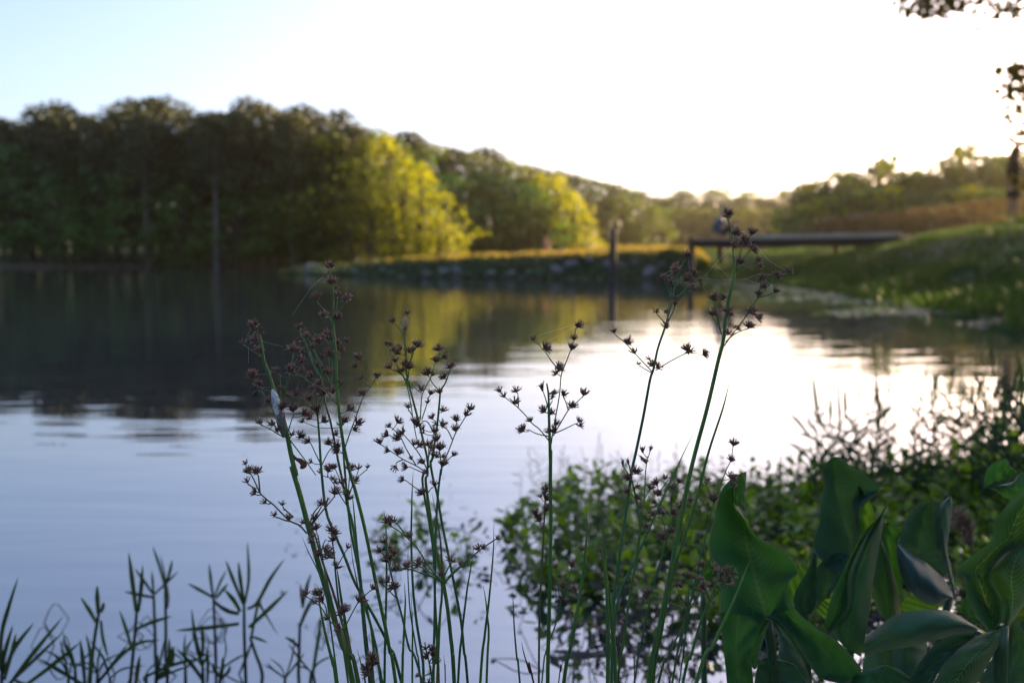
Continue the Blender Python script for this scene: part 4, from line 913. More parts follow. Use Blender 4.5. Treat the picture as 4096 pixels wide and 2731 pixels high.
rush('central rush standing alone, its open candelabra of dark heads against the white water', .76,
     q(5, 490, 1568, 495, 1250, 505, 900, 510, 500, 508, 200, 510, 0) + q(3, 525, 1110, 522, 1000, 518, 900, 515, 780, 512, 660, 500, 580),
     [q(3, 520, 985, 450, 900, 400, 860, 350, 800, 290, 740, 220, 685, 185, 645), q(3, 302, 745, 303, 700, 298, 645), q(3, 512, 948, 430, 930, 370, 900), q(3, 532, 1000, 545, 900, 570, 770, 590, 650, 602, 520, 640, 420, 670, 340, 690, 270, 702, 195),
      q(3, 575, 475, 530, 420, 490, 360, 430, 295), q(3, 545, 945, 600, 850, 655, 760, 700, 720, 750, 672), q(3, 650, 765, 635, 715, 613, 670), q(3, 555, 928, 620, 900, 705, 858), q(3, 512, 760, 490, 680, 472, 630), q(3, 518, 740, 540, 700)],
     q(3, 175, 630, 205, 668, 280, 712, 288, 632, 390, 838, 345, 888, 340, 905, 715, 180, 690, 270, 672, 338, 580, 462, 595, 480, 572, 505, 480, 332, 408, 270, 755, 655, 662, 732, 680, 740, 615, 655, 560, 858, 722, 840, 730, 870, 488, 772, 540, 782, 505, 915, 548, 915), buds=q(3, 470, 622, 522, 645, 540, 655, 530, 680), r0=.0021, r1=.0007)
rush("slender rush with bent left arm and long right arm, left of the tallest right stalk", .775,
     q(5, 920, 1568, 925, 1300, 935, 1030, 960, 830, 990, 600, 1020, 400, 1055, 150, 1085, 10) + q(4, 430, 1350, 470, 1130, 492, 1060, 520, 930, 570, 780, 610, 620, 640, 480, 688, 375),
     [q(4, 602, 610, 585, 560, 562, 510), q(4, 606, 620, 602, 570, 598, 540), q(4, 625, 622, 680, 570, 715, 520, 742, 478), q(4, 628, 618, 670, 595, 712, 570), q(4, 578, 800, 545, 750, 512, 712), q(4, 585, 760, 610, 710, 626, 675), q(4, 488, 1080, 440, 1030, 385, 970, 325, 905, 250, 842), q(4, 480, 1082, 440, 1060, 410, 1040), q(4, 505, 1068, 600, 1010, 695, 962, 740, 960, 785, 963)],
     q(4, 702, 350, 642, 420, 645, 438, 556, 488, 562, 500, 600, 532, 750, 462, 720, 495, 722, 512, 725, 545, 735, 555, 615, 618, 625, 650, 575, 703, 512, 697, 572, 790, 578, 798, 467, 992, 490, 1035, 510, 1045, 400, 1025, 375, 955, 320, 888, 330, 893, 245, 825, 705, 938, 715, 945, 802, 963), r0=.0017, mat='rush_back')
rush('tallest rush on the right with the highest seed heads, in front of the dock', .76,
     q(5, 1175, 1568, 1205, 1350, 1250, 1150, 1300, 900, 1350, 650, 1390, 450, 1440, 200, 1485, 10) + q(4, 830, 1300, 900, 1000, 930, 880, 945, 740, 970, 600, 1000, 450, 992, 330, 988, 230, 958, 110),
     [q(4, 1002, 450, 1030, 370, 1048, 290, 1058, 265), q(4, 1012, 445, 1055, 370, 1100, 310), q(4, 1003, 455, 1060, 412, 1145, 392), q(4, 1050, 285, 1085, 245, 1105, 215), q(4, 920, 845, 900, 760, 880, 680, 862, 625, 790, 530), q(4, 912, 815, 885, 775, 863, 742), q(4, 870, 640, 900, 620), q(4, 935, 915, 985, 845, 1060, 745, 1130, 635, 1200, 555, 1255, 490, 1325, 457), q(4, 1145, 610, 1160, 560, 1172, 505), q(4, 1155, 608, 1200, 600, 1245, 580), q(4, 945, 890, 1000, 840, 1075, 808), q(4, 1070, 730, 1105, 715, 1135, 725)],
     q(4, 955, 92, 958, 105, 992, 200, 1010, 208, 1105, 210, 1060, 255, 1065, 268, 997, 293, 1105, 298, 1112, 310, 1148, 380, 1152, 400, 1028, 388, 1035, 395, 785, 503, 865, 612, 878, 620, 928, 605, 935, 618, 862, 715, 955, 705, 965, 715, 1255, 470, 1268, 480, 1330, 450, 1172, 490, 1185, 545, 1190, 540, 1150, 590, 1252, 573, 1088, 692, 1098, 700, 1137, 730, 1088, 795, 1005, 795, 1018, 805, 955, 835), r0=.0024, r1=.0007)
rush("rush with an upright bunch of young pointed heads before the leafy water plants", .75,
     q(5, 960, 1568, 1000, 1300, 1040, 1000, 1080, 780, 1110, 560, 1108, 450, 1080, 300, 1055, 190, 1040, 100), [q(5, 1050, 180, 1020, 140, 1000, 110), q(5, 1085, 330, 1060, 300, 1035, 285), q(5, 1095, 370, 1130, 340), q(5, 1115, 480, 1138, 350, 1150, 140, 1165, 40), q(5, 1140, 330, 1165, 280), q(5, 1075, 260, 1085, 230)],
     q(5, 1080, 148, 1040, 188, 1030, 180, 1035, 280, 1088, 242, 1095, 320, 1178, 255, 1150, 80, 1120, 380), buds=q(5, 998, 100, 1033, 82, 1150, 60, 1130, 5, 1180, -5, 1145, 70), r0=.0014)
rush('thin rush with scattered heads crossing behind the two thick right stems', .86,
     q(5, 1075, 1568, 1130, 1250, 1190, 960, 1240, 780, 1282, 640, 1305, 560, 1325, 480), [q(5, 1282, 620, 1220, 580, 1155, 540), q(5, 1282, 600, 1275, 500, 1240, 450), q(5, 1315, 440, 1265, 380, 1232, 320), q(5, 1322, 430, 1325, 330, 1330, 270), q(5, 1228, 300, 1232, 240), q(5, 1330, 470, 1400, 400, 1445, 350), q(5, 1230, 300, 1300, 200)],
     q(5, 1330, 255, 1285, 185, 1372, 212, 1225, 228, 1222, 290, 1232, 300, 1212, 350, 1265, 415, 1280, 420, 1240, 418, 1208, 432, 1330, 425, 1250, 585, 1262, 590, 1312, 552, 1150, 520, 1450, 340, 1390, 380), r0=.0012, mat='rush_back', hs=1.05)
rush('thin rush beside the big arum leaf, its few heads overlapping the leaf edge', .82,
     q(5, 1330, 1568, 1400, 1200, 1460, 1000, 1500, 800, 1560, 560, 1600, 370), [q(5, 1600, 370, 1640, 280, 1690, 140, 1722, 70, 1740, -30), q(5, 1612, 330, 1665, 290, 1720, 245), q(5, 1596, 340, 1575, 270, 1550, 210)],
     q(5, 1740, -38, 1725, 68, 1720, 180, 1735, 190, 1570, 200, 1735, 238, 1595, 328, 1608, 338, 1575, 362), r0=.0011, mat='rush_back', hs=1.05)
rush('short rush with a wide low spray of heads left of the big arum leaf', .79,
     q(5, 1330, 1568, 1390, 1280, 1428, 1080, 1440, 1000, 1442, 900), [q(5, 1420, 1075, 1300, 1020, 1200, 978), q(5, 1422, 1050, 1385, 980, 1360, 922), q(5, 1448, 1045, 1500, 1000, 1522, 900, 1530, 800), q(5, 1432, 1050, 1410, 1010, 1395, 1000)],
     q(5, 1530, 775, 1410, 838, 1425, 850, 1465, 858, 1360, 912, 1380, 915, 1395, 998, 1175, 960, 1165, 980, 1435, 1040), r0=.0012)
rush('rush with dense fuzzy heads of pointed green brown buds, touching the big arum leaf', .73,
     q(5, 1400, 1568, 1450, 1400, 1490, 1260, 1530, 1130, 1600, 960, 1630, 870), [q(5, 1580, 1010, 1560, 960, 1535, 915), q(5, 1555, 1070, 1620, 970, 1690, 900), q(5, 1640, 930, 1680, 880, 1710, 820), q(5, 1545, 1110, 1600, 1060, 1610, 1040)],
     q(5, 1625, 820, 1540, 900), buds=q(5, 1640, 790, 1655, 810, 1635, 830, 1650, 850, 1700, 795, 1715, 800, 1700, 820, 1722, 830, 1690, 850, 1712, 862, 1735, 870, 1690, 880, 1700, 900, 1670, 880, 1530, 890, 1545, 905, 1555, 915, 1535, 925, 1550, 935, 1525, 940, 1560, 950, 1640, 870, 1620, 900, 1610, 1040, 1665, 910), r0=.0016, rb=.0006, mat='rush', hs=.95)
rush('slim rush behind the lone central stalk with a narrow brownish tip', .80,
     q(5, 430, 1568, 435, 1100, 455, 700, 465, 500, 472, 340), [q(5, 460, 520, 430, 480, 412, 435), q(5, 466, 450, 482, 400), q(5, 460, 500, 435, 465)],
     q(5, 475, 270, 480, 330, 445, 312, 412, 425, 430, 460, 480, 400, 415, 440, 440, 470, 485, 380, 472, 290), r0=.0013, mat='rush_brown', buds=q(5, 475, 255, 470, 300))
rush('small rush with a few heads right of the lone central stalk, against the leafy plants', .84,
     q(5, 450, 1568, 480, 1350, 540, 1180, 575, 1040, 582, 1000), [q(5, 572, 1020, 560, 920, 548, 800), q(5, 580, 1010, 620, 975, 652, 945), q(5, 588, 1000, 625, 900, 650, 790, 690, 710, 715, 680)],
     q(5, 545, 788, 562, 845, 580, 915, 655, 768, 655, 942, 580, 1008, 565, 1015, 716, 668, 650, 780), r0=.0010, mat='rush_back')
rush('tiny rush with a small dark tuft at the bottom edge in the middle', .74, q(2, 1395, 1600, 1385, 1500, 1370, 1400, 1355, 1345), [q(2, 1375, 1430, 1400, 1390), q(2, 1385, 1500, 1340, 1520)], q(2, 1350, 1330, 1388, 1340, 1360, 1392, 1400, 1380, 1400, 1422, 1305, 1515, 1375, 1560), r0=.0008)
rush('stub of a rush with a brown tuft at the bottom edge under the left clump', .68, q(2, 1005, 1600, 998, 1540, 985, 1480), [], q(2, 960, 1470, 975, 1425, 990, 1405, 1000, 1440, 970, 1500), buds=q(2, 985, 1400, 965, 1450), r0=.0012, mat='rush_brown')

# leaf blades and flowerless stems: (label, distance, points bottom -> tip, radius, material)
BL = [('bluish pointed blade springing left of the thick leaning rush', .73, q(2, 700, 1100, 660, 900, 620, 800, 560, 680, 520, 585), .0009, 'rush_back'),
 ('short green blade at the left foot of the clump with a dark tip', .68, q(2, 750, 1568, 730, 1450, 680, 1250, 640, 1050, 627, 905), .0018, 'rush'),
 ('reddish blade rising behind the thick stems of the left clump', .77, q(2, 960, 1300, 910, 1000, 880, 840, 860, 740, 845, 590), .0008, 'rush_red'),
 ('short blade at the bottom edge under the left clump', .70, q(2, 950, 1600, 930, 1500, 912, 1420, 890, 1340), .0010, 'rush'),
 ('curved green stem bending from the clump centre to the lower right', .75, q(2, 1060, 1568, 1010, 1400, 990, 1230, 960, 1080, 945, 1000, 925, 920), .0016, 'rush'),
 ('thick plain green stem through the middle of the left clump', .74, q(2, 905, 1600, 850, 1380, 805, 1130, 780, 980, 762, 850, 752, 780), .0019, 'rush'),
 ('thick green stem just right of the tallest stalk, lower part of the clump', .76, q(2, 975, 1568, 950, 1350, 925, 1080, 905, 820, 885, 600, 866, 380, 855, 300), .0017, 'rush_back'),
 ('bright green blade between the left clump and the low umbel', .72, q(2, 1195, 1568, 1200, 1350, 1212, 1100, 1215, 1000, 1208, 890), .0014, 'rush'),
 ('straight thin blade left of the low umbel', .74, q(2, 1262, 1568, 1263, 1300, 1262, 1150, 1255, 990), .0011, 'rush'),
 ('upright blade with a grey tip left of the middle left group', .77, q(2, 1075, 1568, 1080, 1250, 1088, 900, 1088, 700, 1084, 520, 1070, 400), .0014, 'rush_back'),
 ('plain blue green stem at the left side of the middle left group', .79, q(2, 1340, 1568, 1330, 1400, 1290, 1150, 1265, 900, 1255, 600, 1258, 400, 1262, 250, 1268, 140), .0016, 'rush_back'),
 ('slim stem crossing behind the blue green stem', .80, q(2, 1320, 1568, 1290, 1350, 1250, 1100, 1235, 900, 1232, 760, 1236, 640), .0010, 'rush_back'),
 ('brown tipped blade growing up through the low umbel', .73, q(2, 1440, 1300, 1460, 1000, 1462, 800, 1450, 600, 1425, 450, 1395, 290), .0013, 'rush_brown'),
 ('thick green stem right of the low umbel leaning left', .75, q(2, 1545, 1568, 1530, 1350, 1505, 1100, 1480, 900, 1470, 740), .0021, 'rush'),
 ('short dark red tip beside the thick stem at the bottom', .73, q(2, 1485, 1600, 1482, 1480, 1475, 1380), .0007, 'rush_red'),
 ('long blade leaning right of the low umbel', .78, q(2, 1570, 1568, 1595, 1250, 1630, 950, 1655, 800, 1680, 635), .0014, 'rush_back'),
 ('tall olive blade crossing a shorter one, midway to the lone central stalk', .76, q(5, 35, 1568, 65, 1250, 95, 1000, 122, 700, 128, 480), .0015, 'rush'),
 ('shorter olive blade crossing the tall olive one', .74, q(5, 78, 1568, 92, 1250, 85, 1130, 72, 1010, 55, 912), .0013, 'rush'),
 ('lone thin blade left of the lone central stalk', .75, q(5, 302, 1568, 282, 1400, 265, 1200, 258, 1050, 253, 945), .0011, 'rush_back'),
 ('dark red curved blade near the bottom left of the lone central stalk', .72, q(5, 398, 1580, 370, 1500, 345, 1420, 325, 1350, 313, 1288), .0010, 'rush_red'),
 ('tall curved blade with a dark red tip right of the lone central stalk', .73, q(5, 598, 1568, 640, 1350, 690, 1080, 722, 880, 745, 660, 755, 500, 742, 325), .0020, 'rush'),
 ('tiny red tip at the foot of the tall curved blade', .72, q(5, 560, 1600, 578, 1490, 598, 1390), .0007, 'rush_red'),
 ('flat green blade with a folded middle, left one of the crossing pair', .735, q(5, 895, 1568, 897, 1300, 892, 1050, 880, 850, 862, 720, 848, 618), .0022, 'rush'),
 ('flat green blade with a long thin tip, right one of the crossing pair', .74, q(5, 948, 1568, 935, 1300, 918, 1080, 885, 850, 872, 650, 865, 500, 858, 378), .0020, 'rush'),
 ('dark tipped sliver beside the young pointed heads near the bottom', .74, q(5, 1075, 1568, 1072, 1450, 1080, 1270), .0007, 'rush_red'),
 ('leaning rush leaf crossing from the bottom centre to upper right behind the thick stems', .82, q(5, 935, 1300, 950, 1100, 985, 940, 1050, 800, 1120, 650, 1200, 470, 1265, 320, 1335, 170, 1415, 0) + q(4, 745, 1460), .0016, 'rush_back'),
 ('long pointed blade parallel to the tallest right stalk', .77, q(5, 1195, 1568, 1250, 1250, 1300, 960, 1340, 800, 1420, 560, 1500, 300, 1575, 10) + q(4, 920, 1330, 950, 1220, 972, 1122), .0021, 'rush'),
 ('olive blade leaning right at the bottom beside the short low spray', .74, q(5, 1235, 1568, 1290, 1420, 1330, 1320, 1375, 1230, 1405, 1130), .0014, 'rush_brown'),
 ('long olive blade pointing up across the big arum leaf with a red tip', .70, q(5, 1490, 1568, 1600, 1320, 1680, 1150, 1770, 950, 1820, 820, 1858, 735), .0021, 'rush'),
 ('thin vertical stem behind the young pointed heads', .85, q(5, 1330, 1568, 1370, 1400, 1400, 1290, 1412, 1240), .0009, 'rush_red'),
 ('pale green stem in the gap left of the big arum leaf', .88, q(5, 1450, 1040, 1480, 900, 1520, 740, 1560, 560), .0010, 'rush_back'),
 ('hair thin pale stalk in front of the lower lobe of the big arum leaf', .74, q(6, 225, 1568, 240, 1480, 250, 1390), .0003, 'rush_brown')]
for lb, D, pts, r, mt in BL:
    rush(lb, D, pts, r0=r, r1=.00012, mat=mt, name='rush_shoot', cat='rush shoot')

# silk, insect skin, cocoon on the rushes
def silk(label, strands, D, loc_name='spider_web', r=.00005):
    base = S(*strands[0][0], D); mb = MB()
    for st in strands: mb.tube([np.array(S(u, v, D + .002) - base) for u, v in st], r, r, k=3, smooth=False)
    o = mb.build(loc_name, M['web']); o.location = base; return tag(o, label, 'spider web')
silk('thin spider web strung between the arms of the tallest right rush', [q(4, 785, 510, 880, 400, 975, 305), q(4, 820, 495, 900, 500, 1070, 497, 1180, 540), q(4, 1060, 500, 1160, 460, 1255, 475), q(4, 1140, 290, 1215, 380, 1330, 450), q(4, 1030, 200, 1105, 195), q(4, 880, 400, 960, 480), q(4, 1150, 460, 1240, 540), q(4, 1120, 440, 1040, 400), q(4, 1340, 460, 1160, 470), q(4, 1030, 210, 1075, 235, 1105, 215)], .757)
silk('spider threads across the top of the thick leaning rush of the left clump', [q(1, 130, 690, 165, 610, 185, 600), q(1, 130, 680, 180, 660, 215, 665), q(1, 240, 680, 300, 700, 380, 718), q(1, 190, 910, 260, 900, 335, 890), q(1, 440, 520, 560, 340, 640, 265), q(1, 155, 720, 155, 830), q(1, 400, 870, 480, 800), q(1, 235, 985, 300, 990)], .737)
silk('two faint threads joining the upper heads of the lone central rush', [q(3, 430, 248, 560, 212, 690, 170), q(3, 480, 300, 600, 240, 690, 185), q(3, 712, 190, 700, 260), q(3, 300, 780, 460, 775)], .761)
silk('threads over the crowded heads of the slender right leaning rush', [q(4, 640, 440, 700, 370), q(4, 712, 380, 722, 480), q(4, 560, 490, 640, 440), q(4, 540, 480, 600, 440)], .777)
def husk():
    D = .767; base = S(*Q(1, 1183, 565), D); w = lambda x, y, d=0: np.array(S(*Q(1, x, y), D + d) - base)
    t = thing('insect_skin', 'pale straw coloured empty insect skin clinging below the tip of a rush', 'insect skin', base)
    mb = MB(); mb.tube([w(1190, 520), w(1186, 545), w(1180, 575), w(1172, 605)], 0, k=8, radii=[.0009, .0016, .0014, .0005]); mb.build('body', M['husk'], t)
    for pts in ([(1186, 535), (1160, 545), (1130, 535)], [(1184, 545), (1165, 520), (1160, 510)], [(1186, 545), (1205, 560), (1222, 558)], [(1182, 560), (1215, 575), (1210, 610)], [(1180, 560), (1160, 580), (1158, 605)], [(1188, 530), (1205, 520), (1215, 515)]):
        mb = MB(); mb.tube([w(x, y, -.001 * i) for i, (x, y) in enumerate(pts)], .00032, .00016, k=5, n=3); mb.build('leg', M['husk'], t)
husk()
def cocoon():
    D = .731; base = S(*Q(1, 330, 1080), D); w = lambda x, y, d=0: np.array(S(*Q(1, x, y), D + d) - base)
    mb = MB(); mb.tube([w(312, 1000), w(325, 1040), w(338, 1090), w(350, 1150), w(362, 1185)], 0, k=10, radii=[.0006, .0026, .0036, .0030, .0014]); o = mb.build('silk_cocoon', M['cocoon']); o.location = base
    tag(o, 'white cottony silk cocoon wrapped around the thick leaning rush', 'cocoon')
    mb = MB(); mb.tube([w(352, 1120, .001), w(368, 1180), w(378, 1240), w(392, 1310)], 0, k=8, radii=[.0016, .0034, .0028, .001]); o = mb.build('dry_sheath', M['sheath']); o.location = base
    tag(o, 'grey papery dry sheath on the thick leaning rush below the white cocoon', 'dry leaf sheath')
    b2 = S(*Q(1, 205, 1022), .73); mb = MB(); mb.tube([(-.0022, 0, -.0014), (0, 0, 0), (.0022, 0, .0012)], 0, k=8, radii=[.0006, .0014, .0007])
    for s_ in (-1, 1):
        for dx in (-.001, 0, .001): mb.tube([(dx, 0, 0), (dx + s_ * .0012, -.0006, -.0012), (dx + s_ * .0016, -.0006, -.0022)], .0002, .00012, k=3, smooth=False)
    o = mb.build('small_beetle', M['beetle']); o.location = b2; tag(o, 'tiny black insect caught beside the left heads of the thick leaning rush', 'insect')
    b3 = S(*Q(1, 490, 1470), .735); w3 = lambda x, y, d=0: np.array(S(*Q(1, x, y), .735 + d) - b3)
    mb = MB(); mb.tube([w3(445, 1425), w3(470, 1460), w3(500, 1475), w3(520, 1500), w3(505, 1518), w3(498, 1508)], 0, k=6, radii=[.0004, .0012, .0020, .0026, .0012, .0004], flat=.3); o = mb.build('curled_leaf', M['dryleaf']); o.location = b3
    tag(o, 'small curled red brown dry leaf hanging from the thick leaning rush', 'dry leaf')
cocoon()

# ------------------------------------------------------------------ arum plant with big leaves
def leaf_surface(st, D, cup=0.0, dz=None, ruf=.0, z=6, nu=12, nv=7, seed=0, bow=0.0):
    """st: list of (Lx,Ly, Mx,My, Rx,Ry); sheet through left edge, midrib, right edge, base first.
    cup: how much nearer (-) or farther (+) the edges lie than the midrib; dz: per station distance offsets; bow: whole blade bend"""
    A = np.array(st, float); n = len(A); dzs = np.zeros(n) if dz is None else np.interp(np.linspace(0, 1, n), np.linspace(0, 1, len(dz)), dz)
    Ac = cr(np.hstack([A, dzs[:, None]]), nv); m = len(Ac); V = []; UV = []
    rs = np.random.default_rng(seed); ph = rs.uniform(0, 6, 4)
    for i in range(m):
        t = i / (m - 1)
        L, Mi, R_ = Ac[i, 0:2], Ac[i, 2:4], Ac[i, 4:6]
        for k in range(-nu, nu + 1):
            s_ = k / nu
            if s_ < 0: p = Mi + (L - Mi) * (-s_) ** .92
            else: p = Mi + (R_ - Mi) * s_ ** .92
            u, v = Q(z, p[0], p[1]); prof = s_ * s_
            d = D + Ac[i, 6] + cup * prof + bow * math.sin(t * math.pi)
            d += ruf * (abs(s_) ** 3) * (math.sin(t * 13 + ph[0] + (2 if s_ > 0 else 0)) + .5 * math.sin(t * 27 + ph[1])) + .0012 * math.sin(t * 21 + s_ * 5 + ph[2])
            V.append(S(u, v, d)); UV.append((s_ * .5 + .5, t))
    w = 2 * nu + 1; i, j = np.meshgrid(np.arange(m - 1), np.arange(w - 1), indexing='ij'); b = (i * w + j).ravel()
    return np.array(V), np.stack([b, b + 1, b + w + 1, b + w], -1), np.array(UV)
def arum(label, base_px, leaves, D0):
    base = S(*Q(6, *base_px), D0); base.z = -.03
    t = thing('arum_plant', label, 'arum plant', base)
    for (nm, mat, lab, sheets, pet) in leaves:
        mb = MB()
        for sh in sheets:
            v, f, uv = leaf_surface(**sh); mb.add(v - np.array(base), f, None, uv)
        o = mb.build(nm, M[mat], t)
        if lab: o['label'] = lab
        if pet:
            (x0, y0, d0), r = pet[0], pet[1]; top = np.array(S(*Q(6, x0, y0), d0) - base)
            mid = top * .55 + np.array([0, .0, 0]); mb = MB(); mb.tube([np.array([0, 0, 0]) + np.random.default_rng(int(x0)).normal(size=3) * [.02, .01, 0], mid * [1.05, 1, .95], top], r * 1.3, r, k=10, n=8, flat=.9); mb.build('stalk', M['petiole'], o)
    return t
